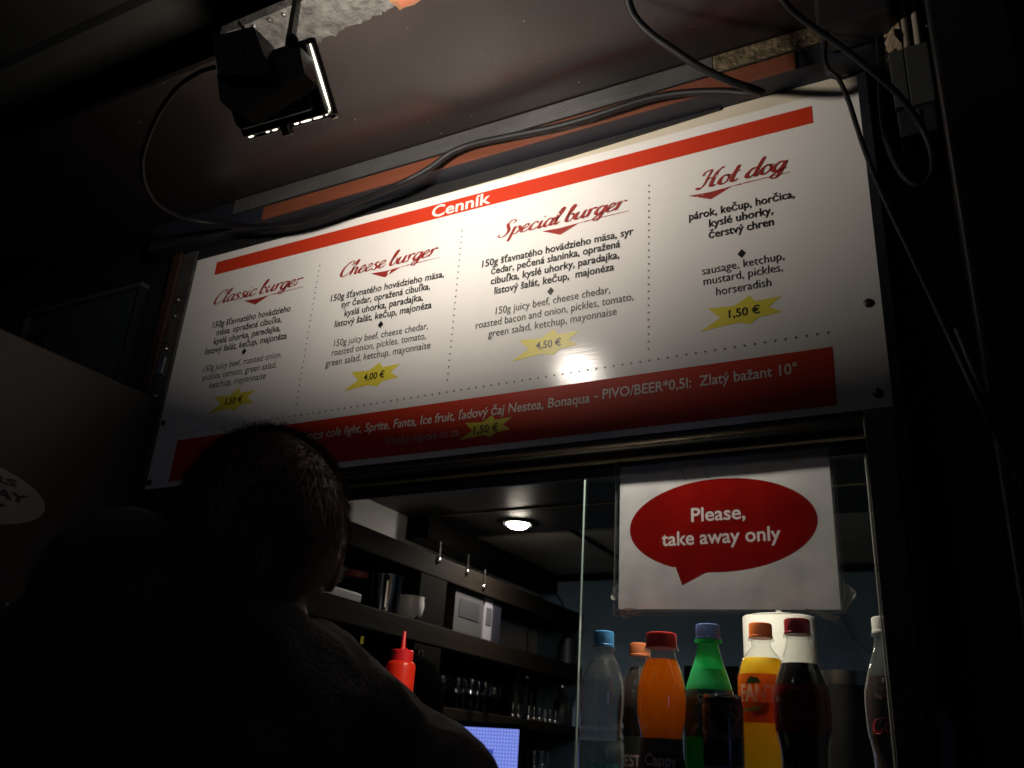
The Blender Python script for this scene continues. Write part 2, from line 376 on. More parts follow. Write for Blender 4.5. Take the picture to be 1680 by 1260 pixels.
# window head rail, posts, sill
kp(B().box(-1.49, -.126, -.004, .003, 1.8965, 1.9035), 'window_gap', m_dark)
rl = B(); pr = [(-.004, 1.8955), (-.014, 1.893), (-.019, 1.886), (-.019, 1.874), (-.013, 1.866), (-.004, 1.863), (.003, 1.862), (.003, 1.8955)]
rl.slab([(-1.49, a, b) for a, b in pr], (1.364, 0, 0))
kp(rl, 'window_rail', m_rail, smooth=True)
kp(B().box(-1.49, -.126, -.0035, .0032, 1.846, 1.8615), 'window_head', m_dark)
kp(B().box(-.1245, -.0885, -.022, .03, 1.4025, 1.9005, .002), 'window_post', m_post)
kp(B().tube([(-.1292, .001, 1.4025), (-.1292, .001, 1.845)], .0011, 8, 0), 'glint_line', mat('pale_glint', (.75, .75, .7), .3, var=.1), smooth=True)  # thin pale tube added to draw the glint along the glass edge
# right hand side wall: dark piers
kp(B().box(-.085, -.072, -.05, .01, 0, 2.43), 'pier_edge', m_darkblue)
kp(B().box(.018, .10, -.24, .01, 0, 3.3, .004), 'pier', m_dark)
# room inside
kp(B().box(-1.70, -1.649, .06, 2.16, .2, 2.2), 'side_wall', m_wall)
kp(B().box(-1.99, .5, 2.10, 2.14, .2, 2.2), 'back_wall', m_blue)
kp(B().box(.46, .5, .06, 2.1, .2, 2.2), 'side_wall', m_blue)
kp(B().box(-1.95, .46, .06, 2.1, .16, .2), 'floor_panel', m_dark)
kp(B().box(-1.95, .46, .032, 1.143, 2.150, 2.17), 'ceiling_panel', m_dark)
kp(B().box(-1.95, .46, 1.145, 1.400, 2.146, 2.17, .002), 'ceiling_beam', m_dark, label='black beam that carries the round downlight')
kp(B().box(-1.95, .46, 1.132, 1.144, 2.1465, 2.1495), 'trim', mat('brown_trim', (.12, .09, .06), .5))
cx = [-1.645, -1.20, -.58, .02, .46]
for a, b in zip(cx, cx[1:]): kp(B().box(a + .012, b - .012, 1.403, 2.098, 2.152, 2.17, .003), 'ceiling_panel', m_ceil, label='pale ceiling panel at the back')
for a in cx[1:-1]: kp(B().box(a - .0118, a + .0118, 1.403, 2.098, 2.1495, 2.165), 'trim', m_dwood)
kp(B().box(-1.95, .46, 2.085, 2.099, 2.125, 2.1495), 'trim', m_dwood)
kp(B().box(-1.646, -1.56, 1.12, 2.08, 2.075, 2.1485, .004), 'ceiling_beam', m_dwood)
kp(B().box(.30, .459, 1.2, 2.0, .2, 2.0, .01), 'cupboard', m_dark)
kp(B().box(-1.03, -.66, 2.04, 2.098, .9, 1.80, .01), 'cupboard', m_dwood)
kp(B().tube([on_y(x, y, 2.09) for x, y in ((875, 962), (890, 960), (905, 968), (920, 985), (926, 1000))], .004, 6), 'cable', m_dark)

# ------------------------------------------------------------------ shelf unit on the left inner wall
S = thing('shelf_unit', (-1.55, 1.1, .2), 'dark wooden wall shelves behind the serving window, crowded with kitchenware', 'shelf')
def sp(b, name, m, smooth=False, **k):
    bmesh.ops.transform(b.bm, matrix=Matrix.Translation((1.55, -1.1, -.2)), verts=b.bm.verts); return b.done(name, m, S, smooth, **k)
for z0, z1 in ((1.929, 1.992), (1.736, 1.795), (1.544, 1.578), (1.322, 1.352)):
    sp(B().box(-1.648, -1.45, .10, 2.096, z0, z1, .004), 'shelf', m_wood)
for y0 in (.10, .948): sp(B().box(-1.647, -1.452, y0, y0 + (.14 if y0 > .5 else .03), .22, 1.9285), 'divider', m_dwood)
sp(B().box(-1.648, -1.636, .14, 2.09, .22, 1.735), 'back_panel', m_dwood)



def place(name, loc, label, cat, group=None): return thing(name, loc, label, cat, group)

p = on_x(630, 1002, -1.488)
t = thing('steel_cup', (-1.488, p.y, 1.796), 'tall shiny steel cup on the left shelf, beside the white jug', 'cup')
B().lathe([(.034, 0), (.038, .002), (.0425, .098), (.044, .101), (.041, .099), (.032, .006), (.001, .004)], 28, cap=False).done('body', mat('dark_steel', (.22, .22, .23), .16, metal=1), t, True)
B().box(.024, .030, -.003, .003, .01, .082, .001, mtx=Matrix.Rotation(-.9, 4, 'Z') @ Matrix.Translation((.012, 0, 0))).done('handle', m_steel, t)
p = on_x(682, 1002, -1.493)
t = thing('white_jug', (-1.491, p.y - .038, 1.796), 'white porcelain jug with curved handle beside the steel cup', 'jug')
B().lathe([(.030, 0), (.040, .01), (.044, .04), (.042, .06), (.043, .065), (.040, .062), (.03, .01), (.001, .006)], 28, cap=False).done('body', m_porc, t, True)
a = Vector((.5, .86, 0)); B().tube([a * .040 + Vector((0, 0, .055)), a * .062 + Vector((0, 0, .062)), a * .067 + Vector((0, 0, .045)), a * .058 + Vector((0, 0, .02)), a * .041 + Vector((0, 0, .012))], .0035, 8).done('handle', m_porc, t, True)
p = on_x(560, 975, -1.459)
t = thing('tray', (-1.508, p.y, 1.796), 'low white tray on the left shelf behind the man', 'tray')
B().box(-.06, .06, -.07, .07, 0, .022, .004).done('base', m_porc, t); B().box(-.052, .052, -.062, .062, .0225, .024).done('liner', m_wall, t)
p = on_x(590, 950, -1.535)
t = thing('jar', (-1.548, p.y, 1.796), 'blurred dark jar with reddish lid behind the white tray', 'jar')
B().lathe([(.035, 0), (.038, .005), (.038, .07), (.03, .082)], 24).done('body', m_dwood, t, True)
B().lathe([(.032, .082), (.034, .084), (.034, .10), (.03, .103)], 24).done('lid', mat('dull_red', (.14, .03, .03), .6), t, True)

# second bay
def box_item(name, px0, px1, z, h, X, d, m, label, cat, extra=None):
    a = on_x(px0, 1040, X); b = on_x(px1, 1040, X)
    t = thing(name, (X - d / 2, (a.y + b.y) / 2, z), label, cat); w = abs(b.y - a.y) / 2
    B().box(-d / 2, d / 2, -w, w, 0, h, .002).done('cover', m, t)
    B().box(-d / 2 + .004, d / 2 - .003, -w + .0035, w - .0035, h + .0002, h + .0012).done('top_edge', m_porc if extra is None else m_dark, t)
    if extra: B().box(d / 2 + .0004, d / 2 + .0016, -w * .7, w * .7, h * .35, h * .75).done('picture', extra, t)
    return t
m_gbox = mat('grey_card', (.03, .03, .033), .7); m_bk = mat('pale_cover', (.18, .18, .21), .6); m_bn = mat('navy_cover', (.015, .015, .025), .5)
box_item('cardboard_box', 742, 790, 1.796, .135, -1.463, .13, m_gbox, 'grey cardboard box on the shelf next to the pale book', 'box', mat('dark_picture', (.02, .02, .025), .6))
box_item('book', 793, 806, 1.796, .135, -1.463, .13, m_bk, 'pale book with a dark square on its spine, leaning by the grey box', 'book', mat('spine_square', (.05, .05, .06), .6))
box_item('binder', 808, 820, 1.796, .14, -1.463, .13, m_bn, 'navy binder on the shelf between the pale book and bare wall', 'binder')
t = thing('wire_hook', (-1.574, 1.86, 1.796), 'thin bent wire standing against the inner wall beside the navy binder', 'wire')
B().tube([(0, 0, 0), (.002, .012, .04), (.0, .004, .08), (.0, .018, .12), (0, .03, .13)], .0022, 6).done('rod', m_dark, t, True)
B().sphere((0, .03, .13), .004, seg=8).done('tip', m_dark, t, True)
def dark_bottle(px, z, X, h, r, label, m=m_dark, py=1070):
    p = on_x(px, py, X); t = thing('bottle', (X, p.y, z), label, 'bottle')
    B().lathe([(r * .9, 0), (r, .004), (r, h * .62), (r * .38, h * .78), (r * .34, h * .93), (r * .4, h * .935)], 20).done('body', m, t, True)
    B().lathe([(r * .42, h * .935), (r * .42, h)], 16).done('cap', m_steel, t, True)
dark_bottle(932, 1.796, -1.484, .15, .035, 'black bottle at the far end of the shelf, right of the navy binder', m_darkblue)
# glassware on the third shelf
m_gl = clear('glassware', (.9, .92, .95), .05, 1.6)
def glass_obj(loc, h, r, label, grp, stem=False, name='glass', par=None):
    t = thing(name, loc, label, 'glass', grp)
    if stem:
        B().lathe([(r * .8, 0), (r * .75, .002), (.004, .005), (.003, h * .45), (r * .8, h * .6), (r, h * .8), (r * .85, h), (r * .8, h), (r * .93, h * .8), (r * .7, h * .62), (.001, h * .5)], 16, cap=False).done('bowl', m_gl, t, True)
    else:
        B().lathe([(r * .8, 0), (r, h), (r * .92, h), (r * .74, .006), (.001, .006)], 16, cap=False).done('bowl', m_gl, t, True)
        B().lathe([(r * .82, 0), (r * .88, .008), (r * .82, .01)], 16).done('base', m_steel, t, True)
    return t
def copy_tree(o, loc, label=None):
    c = o.copy(); C.objects.link(c); c.location = loc
    if label: c['label'] = label
    for ch in list(o.children):
        d = ch.copy(); C.objects.link(d); d.parent = c
        for g in ch.children:
            e = g.copy(); C.objects.link(e); e.parent = d
    return c
G1 = 'small tumblers lined up on the third shelf'
row = [on_x(x, 1158, -1.467) for x in (842, 851, 868, 877, 886, 895, 903, 912)]
g0 = glass_obj((-1.467, row[0].y, 1.5795), .045, .013, 'small clear tumbler in the row on the third shelf, above the blue screen', G1)
g0['label'] = 'leftmost clear tumbler of the row on the third shelf'
for q, w in zip(row[1:], ('second', 'third', 'fourth', 'fifth', 'sixth', 'seventh', 'last')): copy_tree(g0, (-1.467, q.y, 1.5795), w + ' clear tumbler from the left in the row on the third shelf')
G2 = 'stemmed glasses on the lowest shelf'
row = [on_x(x, 1240, -1.467) for x in (876, 889)]
g0 = glass_obj((-1.467, row[0].y, 1.3535), .13, .026, 'stemmed wine glass on the low shelf just right of the blue screen', G2, True, 'wine_glass')
copy_tree(g0, (-1.467, row[1].y, 1.3535), 'stemmed wine glass on the low shelf, the farther one from the blue screen')
G3 = 'assorted glasses in the left bay of the third shelf'
random.seed(5); first = None
for x in (726, 752, 762, 775, 786, 797, 806, 812):
    q = on_x(x, 1120, -1.501 + random.uniform(-.06, .06)); loc = (q.x, min(q.y, 1.98), 1.5795)
    if first is None: first = glass_obj(loc, .09, .024, 'leftmost clear stemmed glass on the third shelf, just right of the red bottle', G3, True, 'wine_glass')
    else: copy_tree(first, loc, {752: 'second', 762: 'third', 775: 'fourth', 786: 'fifth', 797: 'sixth', 806: 'seventh', 812: 'last'}[x] + ' clear stemmed glass from the left, third shelf, beside the red bottle')
dark_bottle(846, 1.5795, -1.535, .16, .03, 'dark bottle on the third shelf behind the leftmost tumbler', m_darkblue, 1140)
dark_bottle(862, 1.5795, -1.535, .15, .026, 'dark bottle on the third shelf behind the row of tumblers', m_dark, 1140)
dark_bottle(922, 1.5795, -1.501, .14, .03, 'dark bottle at the right end of the third shelf, past the tumblers', m_dark, 1140)
for i, (x_, y_) in enumerate(((795, 950), (722, 905), (768, 925))):
    q = on_x(x_, y_, -1.446); t = thing('hanging_utensil', (q.x, q.y, q.z), ('thin steel utensil hanging from the ceiling beam above the binder', 'bent steel utensil hanging near the white jug', 'steel hook hanging between the other two utensils')[i], 'utensil', 'utensils hanging above the shelves')
    B().tube([(0, 0, .03), (0, .002, -.02)], .0022, 6, 0).done('handle', m_steel, t); B().sphere((0, .002, -.026), (.003, .007, .009), seg=10).done('bowl', m_steel, t, True)
# dark round pot and black box with yellow tag in front of the shelves
q = on_y(690, 1040, .95)
t = thing('kettle', (q.x, q.y, 1.402), 'black round kettle behind the red sauce bottle', 'kettle')
B().lathe([(.06, 0), (.075, .02), (.085, .12), (.078, .22), (.05, .275), (.02, .29)], 28).done('body', mat('matt_black', (.002, .002, .002), 1, spec=0), t, True)
B().lathe([(.01, .29), (.014, .30), (.012, .312)], 14).done('lid', m_dark, t, True)
q = on_y(600, 1056, .9)
t = thing('espresso_machine', (q.x - .02, .95, 1.402), 'black espresso machine beside the man, with a small yellow tag', 'coffee machine')
B().box(-.16, .12, -.1, .15, 0, q.z + .03 - 1.402, .01).done('body', MATS['matt_black'], t)
w = on_y(593, 1050, .845); B().box(w.x - q.x + .02 - .004, w.x - q.x + .02 + .004, -.104, -.1005, w.z - 1.402 - .01, w.z - 1.402 + .010).done('yellow_tag', mat('yellow_tag', (.8, .75, .05), .5, emit=(.8, .7, .1), es=.08), t)
B().tube([(-.15, -.103, q.z + .018 - 1.402), (.11, -.103, q.z + .018 - 1.402)], .002, 6, 0).done('trim', m_steel, t)
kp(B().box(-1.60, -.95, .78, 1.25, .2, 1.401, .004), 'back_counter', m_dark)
# monitor
t = thing('monitor', (-1.262, .9, 1.402 - .138), 'computer monitor glowing pale blue behind the counter', 'monitor')
t.rotation_euler = (0, 0, .05)
z0, z1, xa, xb = .0, .256, -.165, .175
kp(B().box(-1.45, -1.0, .80, 1.0, 1.2, 1.262), 'monitor_ledge', m_dark)
B().box(xa - .012, xb + .012, .0, .03, z0 - .0, z1 + .012, .004).done('housing', MATS['matt_black'], t)
scr = mat('blue_screen', (.02, .02, .05), .3, var=0, emit=(.22, .30, .85), es=1.0)
nt = scr.node_tree; tc = nt.nodes.new('ShaderNodeTexCoord'); ck = nt.nodes.new('ShaderNodeTexWave'); ck.inputs['Scale'].default_value = 38; ck.bands_direction = 'X'
ck2 = nt.nodes.new('ShaderNodeTexWave'); ck2.inputs['Scale'].default_value = 38; ck2.bands_direction = 'Z'
mm = nt.nodes.new('ShaderNodeMath'); mm.operation = 'MULTIPLY'; rp = nt.nodes.new('ShaderNodeValToRGB')
rp.color_ramp.elements[0].color = (.14, .19, .62, 1); rp.color_ramp.elements[1].color = (.30, .38, .95, 1)
for w_ in (ck, ck2): nt.links.new(tc.outputs['Object'], w_.inputs['Vector'])
nt.links.new(ck.outputs['Fac'], mm.inputs[0]); nt.links.new(ck2.outputs['Fac'], mm.inputs[1]); nt.links.new(mm.outputs[0], rp.inputs[0])
nt.links.new(rp.outputs[0], nt.nodes['Principled BSDF'].inputs['Emission Color'])
sc_ = B().box(xa, xb, -.002, -.0005, z0 + .012, z1).done('screen', scr, t)
ic = mat('screen_icon', (.02, .02, .05), .3, var=0, emit=(.05, .08, .40), es=1)
for i in range(6):
    zz = z1 - .062 - i * .03
    B().box(.085 if i else .072, .105 if i else .108, -.0035, -.0025, zz, zz + .024 if i else zz + .012).done('icon', ic, sc_)

# ------------------------------------------------------------------ downlights in the kiosk ceiling
def downlight(loc, power, label, tilt=0):
    t = thing('downlight', loc, label, 'lamp', 'round downlights in the kiosk ceiling')
    B().lathe([(.038, 0), (.048, -.001), (.050, -.005), (.046, -.009), (.038, -.006), (.036, 0)], 32, cap=False).done('ring', m_bright, t, True)
    B().lathe([(.036, -.004), (.033, -.012), (.022, -.019), (.001, -.022)], 32, cap=False).done('lens', mat('lit_lens', (.9, .9, .9), .3, var=0, emit=(1, .9, .75), es=80), t, True)
    l = bpy.data.lights.new('downlight_lamp', 'AREA'); l.shape = 'DISK'; l.size = .07; l.energy = power; l.color = (1, .9, .76); l.spread = math.radians(150)
    o = bpy.data.objects.new('downlight_lamp', l); C.objects.link(o); o.parent = t; o.location = (0, 0, -.0235)
    return t
downlight((-1.319, 1.264, 2.146), 3.0, 'bright round downlight in the black ceiling beam, in plain view through the window')
downlight((-.43, .13, 2.150), 6.0, 'round downlight over the counter, out of sight behind the price board')

# ================================================================== PRICE BOARD
PB = thing('price_board', (-.785, -.001, 1.904), 'long white menu price board with red bands above the serving window', 'sign')
O = Vector((-.785, -.001, 1.904))
def bp(b, name, m, parent=None, smooth=False, **k):
    bmesh.ops.transform(b.bm, matrix=Matrix.Translation(-O), verts=b.bm.verts); return b.done(name, m, parent or PB, smooth, **k)
pan = bp(B().box(-1.492, -.078, -.005, .0105, 1.9042, 2.4655), 'backing_panel', m_panel)
sh = bp(B().box(-1.4925, -.086, -.0072, -.0052, 1.9045, 2.4395, .0005), 'printed_sheet', m_sheet)
YS = -.0072
def onsheet(o):  # world-coordinates mesh -> board-local
    o.data.transform(Matrix.Translation(-O)); return o
for (x, z) in ((-.105, 2.061), (-.105, 1.926), (-1.482, 2.047), (-1.483, 1.919)):
    bp(B().lathe([(.0062, 0), (.0066, .0016), (.0045, .0032), (.001, .0036)], 16, mtx=Matrix.Translation((x, YS, z)) @ Matrix.Rotation(PI / 2, 4, 'X')), 'screw', m_screw, pan, True)
def flat(pts, dy, name, m): return bp(B().face([(x, YS - dy, z) for x, z in pts]), name, m, sh)
flat([(-1.428, 2.3875), (-.157, 2.3875), (-.157, 2.4205), (-1.428, 2.4205)], .0004, 'red_band', m_red)
flat([(-1.428, 1.916), (-.157, 1.916), (-.157, 2.003), (-1.428, 2.003)], .0004, 'red_band', m_red)
T = lambda body, x0, x1, z, size, m=m_black, bold=0, shear=0, dy=.0009: onsheet(text(body, x0, x1, z, size, YS - dy, m, sh, bold, shear))
T('Cenník', -.861, -.732, 2.3920, .0355, m_white, .02)
BO, RG = .016, -.002
cols = [
 ('Classic burger', -1.410, -1.161, 2.310, [('150g šťavnatého hovädzieho', -1.397, -1.182, 2.252), ('mäsa, opražená cibuľka,', -1.381, -1.201, 2.2315), ('kyslá uhorka, paradajka,', -1.383, -1.200, 2.211), ('listový šalát, kečup, majonéza', -1.403, -1.179, 2.1905)],
  -1.290, [('150g juicy beef, roasted onion,', -1.396, -1.184, 2.150), ('pickles, tomato, green salad,', -1.392, -1.193, 2.1295), ('ketchup, mayonnaise', -1.368, -1.216, 2.109)], '3,50 €', -1.316, -1.268, 2.066, [(-1.362,2.048),(-1.340,2.089),(-1.281,2.0975),(-1.228,2.084),(-1.243,2.064),(-1.284,2.051)]),
 ('Cheese burger', -1.067, -.836, 2.305, [('150g šťavnatého hovädzieho mäsa,', -1.080, -.818, 2.2535), ('syr čedar, opražená cibuľka,', -1.051, -.846, 2.234), ('kyslá uhorka, paradajka,', -1.040, -.859, 2.2135), ('listový šalát, kečup, majonéza', -1.060, -.838, 2.1935)],
  -.949, [('150g juicy beef, cheese chedar,', -1.054, -.841, 2.1515), ('roasted onion, pickles, tomato,', -1.056, -.843, 2.132), ('green salad, ketchup, mayonnaise', -1.067, -.831, 2.1115)], '4,00 €', -.971, -.925, 2.069, None),
 ('Special burger', -.711, -.463, 2.311, [('150g šťavnatého hovädzieho mäsa, syr', -.738, -.451, 2.256), ('čedar, pečená slaninka, opražená', -.718, -.474, 2.237), ('cibuľka, kyslé uhorky, paradajka,', -.717, -.475, 2.2165), ('listový šalát, kečup,  majonéza', -.708, -.484, 2.1955)],
  -.598, [('150g juicy beef, cheese chedar,', -.702, -.490, 2.1545), ('roasted bacon and onion, pickles, tomato,', -.740, -.450, 2.1335), ('green salad, ketchup, mayonnaise', -.713, -.478, 2.1125)], '4,50 €', -.620, -.574, 2.0745, None),
 ('Hot dog', -.346, -.199, 2.3135, [('párok, kečup, horčica,', -.357, -.193, 2.259), ('kyslé uhorky,', -.325, -.226, 2.2385), ('čerstvý chren', -.326, -.226, 2.218)],
  -.276, [('sausage, ketchup,', -.338, -.214, 2.155), ('mustard, pickles,', -.336, -.217, 2.1365), ('horseradish', -.317, -.235, 2.115)], '1,50 €', -.299, -.253, 2.0735, None)]
def star(cx, cz, name='price_star', dy=.0004, k=1):
    o = [(-.075, -.017), (-.044, .001), (-.063, .020), (-.022, .017), (.001, .030), (.008, .019), (.047, .020), (.028, .006), (.046, -.006), (.012, -.009), (.001, -.018), (-.018, -.012)]
    return flat([(cx + a * k, cz + b * k) for a, b in o], dy, name, m_yellow)
for (hd, hx0, hx1, hz, l1, dx, l2, pr_, px0, px1, pz, st) in cols:
    onsheet(script(hd, hx0, hx1, hz, .031 if hd != 'Hot dog' else .033, YS - .0009, m_head, sh))
    c = {'Classic burger': -1.284, 'Cheese burger': -.954, 'Special burger': -.585, 'Hot dog': -.321}[hd]
    flat([(c - .036, hz - .0075), (c, hz - .0235), (c + .034, hz - .0085), (c + .05, hz - .009), (c + .052, hz - .0068), (c, hz - .0095)], .0005, 'swoosh', m_head)
    flat([(c + .045, hz - .0085), (hx1 + .003, hz - .0072), (hx1 + .003, hz - .0062), (c + .045, hz - .0068)], .00055, 'swoosh', m_head)
    for body, a, b, z in l1: T(body, a, b, z, .0205, m_black, BO)
    flat([(dx - .0065, 2.1795), (dx, 2.1715), (dx + .0065, 2.1795), (dx, 2.1875)], .0005, 'diamond', m_black)
    for body, a, b, z in l2: T(body, a, b, z, .0205, m_black, RG)
    star((px0 + px1) / 2 + .008, pz + .002)
    T(pr_, px0, px1, pz, .019, m_black, BO)
bar = T('Coca cola, Coca', -1.235, -1.046, 1.9665, .0235, m_white, .012, .12)
T('cola light, Sprite, Fanta, Ice fruit, ľadový čaj Nestea, Bonaqua', -1.039, -.520, 1.9672, .0235, m_white, .012, .08)
T('- PIVO/BEER*0,5l:  Zlatý bažant 10°', -.512, -.206, 1.970, .0235, m_white, .012)
T('Všetky nápoje sú za', -.904, -.755, 1.9375, .0225, m_palewh, -.004)
star(-.694, 1.9435, dy=.0007, k=.80); T('1,50 €', -.726, -.680, 1.9385, .019, m_black, BO)
def dots(x0, z0, x1, z1, n, r):
    b = B()
    for i in range(n):
        t = i / (n - 1); cx_, cz_ = x0 + (x1 - x0) * t, z0 + (z1 - z0) * t
        b.face([(cx_ + r * math.cos(k * PI / 4), YS - .0005, cz_ + r * math.sin(k * PI / 4)) for k in range(8)])
    bp(b, 'dotted_line', m_dots, sh)
for x in (-1.1245, -.788, -.4245): dots(x, 2.345, x, 2.0435, 25, .0018)
dots(-1.428, 2.0165, -.161, 2.0255, 88, .0019)

# ================================================================== WINDOW PANE, PAPER SIGN, TAPE
GP = thing('sliding_window', (-.3295, .004, 1.4025), 'clear sliding glass pane on the right of the serving window, behind the paper sign', 'window')
B().box(-.2005, .2005, 0, .006, 0, .459).done('pane', m_glass, GP)
B().box(-.2022, -.2007, .0003, .0057, 0, .459).done('edge', m_edge, GP)
PS = thing('paper_sign', (-.3215, 0, 1.646), 'white paper sign with red speech bubble taped to the window, saying Please, take away only', 'sign')
PO = Vector((-.3215, 0, 1.646))
def pp(b, name, m, parent=None, smooth=False): bmesh.ops.transform(b.bm, matrix=Matrix.Translation(-PO), verts=b.bm.verts); return b.done(name, m, parent or PS, smooth)
m_pap = mat('white_paper', (.70, .70, .72), .6, var=.07, vscale=14, bump=.12, bscale=30)
_tl = m_pap.node_tree.nodes.new('ShaderNodeBsdfTranslucent'); _tl.inputs[0].default_value = (.75, .74, .76, 1)
_mx = m_pap.node_tree.nodes.new('ShaderNodeMixShader'); _mx.inputs[0].default_value = .36
_t = m_pap.node_tree.nodes; _l = m_pap.node_tree.links; _c = _t.new('ShaderNodeTexCoord'); _k = _t.new('ShaderNodeTexNoise'); _k.inputs['Scale'].default_value = 13; _k.inputs['Detail'].default_value = 7; _k.inputs['Roughness'].default_value = .7
_r = _t.new('ShaderNodeValToRGB'); _r.color_ramp.elements[0].position = .3; _r.color_ramp.elements[1].position = .65; _r.color_ramp.elements[0].color = (.42, .42, .45, 1); _r.color_ramp.elements[1].color = (.76, .74, .76, 1)
_l.new(_c.outputs['Object'], _k.inputs['Vector']); _l.new(_k.outputs['Fac'], _r.inputs[0]); _l.new(_r.outputs[0], _tl.inputs[0])
_o = m_pap.node_tree.nodes['Material Output']; _p = m_pap.node_tree.nodes['Principled BSDF']
m_pap.node_tree.links.new(_p.outputs[0], _mx.inputs[1]); m_pap.node_tree.links.new(_tl.outputs[0], _mx.inputs[2]); m_pap.node_tree.links.new(_mx.outputs[0], _o.inputs[0])
g = B(); nx, nz = 24, 16; gv = {}
def bulge(x, z): return -.004 - .0010 * math.sin((x + .468) / .294 * PI) - .00025 * math.sin(x * 60 + z * 30)
def cor(u, v):
    return (-.4685 + .2945 * u, (1.652 - .006 * u) + (.206 + .006 * u) * v)
for i in range(nx + 1):
    for j in range(nz + 1):
        x, z = cor(i / nx, j / nz); gv[i, j] = g.bm.verts.new((x, bulge(x, z), z))
for i in range(nx):
    for j in range(nz): g.bm.faces.new((gv[i, j], gv[i + 1, j], gv[i + 1, j + 1], gv[i, j + 1]))
paper = pp(g, 'paper', m_pap, smooth=True)
def back_lit(m, col, f):
    nt = m.node_tree; tl = nt.nodes.new('ShaderNodeBsdfTranslucent'); tl.inputs[0].default_value = (*col, 1)
    mx = nt.nodes.new('ShaderNodeMixShader'); mx.inputs[0].default_value = f
    nt.links.new(nt.nodes['Principled BSDF'].outputs[0], mx.inputs[1]); nt.links.new(tl.outputs[0], mx.inputs[2]); nt.links.new(mx.outputs[0], nt.nodes['Material Output'].inputs[0]); return m
BUB_OFF = -.045
def ink(name, col, solid=.25):
    m = bpy.data.materials.new(name); m.use_nodes = True; nt = m.node_tree; b = nt.nodes['Principled BSDF']
    b.inputs['Base Color'].default_value = (col[0] * .6, col[1], col[2], 1); b.inputs['Roughness'].default_value = .5
    n = nt.nodes.new('ShaderNodeTexNoise'); n.inputs['Scale'].default_value = 14; tc = nt.nodes.new('ShaderNodeTexCoord'); nt.links.new(tc.outputs['Object'], n.inputs['Vector'])
    rp = nt.nodes.new('ShaderNodeValToRGB'); rp.color_ramp.elements[0].color = (*[c * .8 for c in col], 1); rp.color_ramp.elements[1].color = (*col, 1)
    t = nt.nodes.new('ShaderNodeBsdfTransparent'); nt.links.new(n.outputs['Fac'], rp.inputs[0]); nt.links.new(rp.outputs[0], t.inputs[0])
    mx = nt.nodes.new('ShaderNodeMixShader'); mx.inputs[0].default_value = 1 - solid
    nt.links.new(b.outputs[0], mx.inputs[1]); nt.links.new(t.outputs[0], mx.inputs[2]); nt.links.new(mx.outputs[0], nt.nodes['Material Output'].inputs[0]); return m
m_bub = ink('dark_red_ink', (.50, .012, .008))
ell = []
ex, ez, ea, eb = -.3225, 1.7622, .1298, .0655
n = 72; tail_a = (-.385, 1.7062); tail_t = (-.3755, 1.6805); tail_b = (-.342, 1.6968)
for k in range(n):
    a = 2 * PI * k / n; x = ex + ea * math.cos(a); z = ez + eb * math.sin(a)
    if z < ez and -.386 < x < -.341:
        if not ell or ell[-1] != tail_b:
            if tail_t not in ell: ell += [tail_a, tail_t, tail_b]
        continue
    ell.append((x, z))
# the bubble is one sheet of ink with the letters left open in it, so the paper shows through them
def outline_text(body, x0, x1, z, size):
    c = bpy.data.curves.new('letters', 'FONT'); c.body = body; c.size = 1
    o = bpy.data.objects.new('letters', c); C.objects.link(o); bpy.context.view_layer.objects.active = o
    for q in bpy.context.selected_objects: q.select_set(False)
    o.select_set(True); bpy.context.view_layer.update(); bpy.ops.object.convert(target='CURVE')
    o = bpy.context.view_layer.objects.active; sp = [[(p.co.copy(), p.handle_left.copy(), p.handle_right.copy()) for p in q.bezier_points] for q in o.data.splines]
    a_ = min(p[0].x for q in sp for p in q); b_ = max(p[0].x for q in sp for p in q); k = (x1 - x0) / (b_ - a_)
    bpy.data.objects.remove(o)
    return [[tuple((x0 + (v.x - a_) * k, z + v.y * size) for v in p) for p in q] for q in sp]
cu = bpy.data.curves.new('bubble', 'CURVE'); cu.dimensions = '2D'; cu.fill_mode = 'FRONT'; cu.resolution_u = 4
q = cu.splines.new('POLY'); q.points.add(len(ell) - 1); q.use_cyclic_u = True
for k, (x, z) in enumerate(ell): q.points[k].co = ((x - ex) * 100, (z - ez) * 100, 0, 1)
for body, x0, x1, z, s_ in (('Please,', -.361, -.287, 1.7685, .0275), ('take away only', -.404, -.242, 1.7368, .0275)):
    for spl in outline_text(body, x0, x1, z, s_):
        q = cu.splines.new('BEZIER'); q.bezier_points.add(len(spl) - 1); q.use_cyclic_u = True
        for k, (co, hl, hr) in enumerate(spl):
            p = q.bezier_points[k]; p.handle_left_type = p.handle_right_type = 'FREE'
            p.co = ((co[0] - ex) * 100, (co[1] - ez) * 100, 0); p.handle_left = ((hl[0] - ex) * 100, (hl[1] - ez) * 100, 0); p.handle_right = ((hr[0] - ex) * 100, (hr[1] - ez) * 100, 0)
cu.offset = BUB_OFF
o = bpy.data.objects.new('bubble', cu); C.objects.link(o); bpy.context.view_layer.update()
me = bpy.data.meshes.new_from_object(o.evaluated_get(bpy.context.evaluated_depsgraph_get())); bpy.data.objects.remove(o)
bm = bmesh.new(); bm.from_mesh(me)
for v in bm.verts:
    x, z = ex + v.co.x / 100, ez + v.co.y / 100; v.co = (x - PO.x, bulge(x, z) - .0022, z - PO.z)
bm.to_mesh(me); bm.free(); me.materials.clear(); link('speech_bubble', me, m_bub, paper)
f_ = lambda x, z: (x, bulge(x, z) - .0011, z)
for x0, x1 in ((-.378, -.370), (-.345, -.337)):          # pen strokes above the bubble
    pp(B().face([f_(x0, 1.852), f_(x0 + .0016, 1.852), f_(x1 + .0016, 1.829), f_(x1, 1.829)]), 'pen_stroke', mat('blue_grey_ink', (.3, .31, .38), .6, var=0), paper)
sl = B()
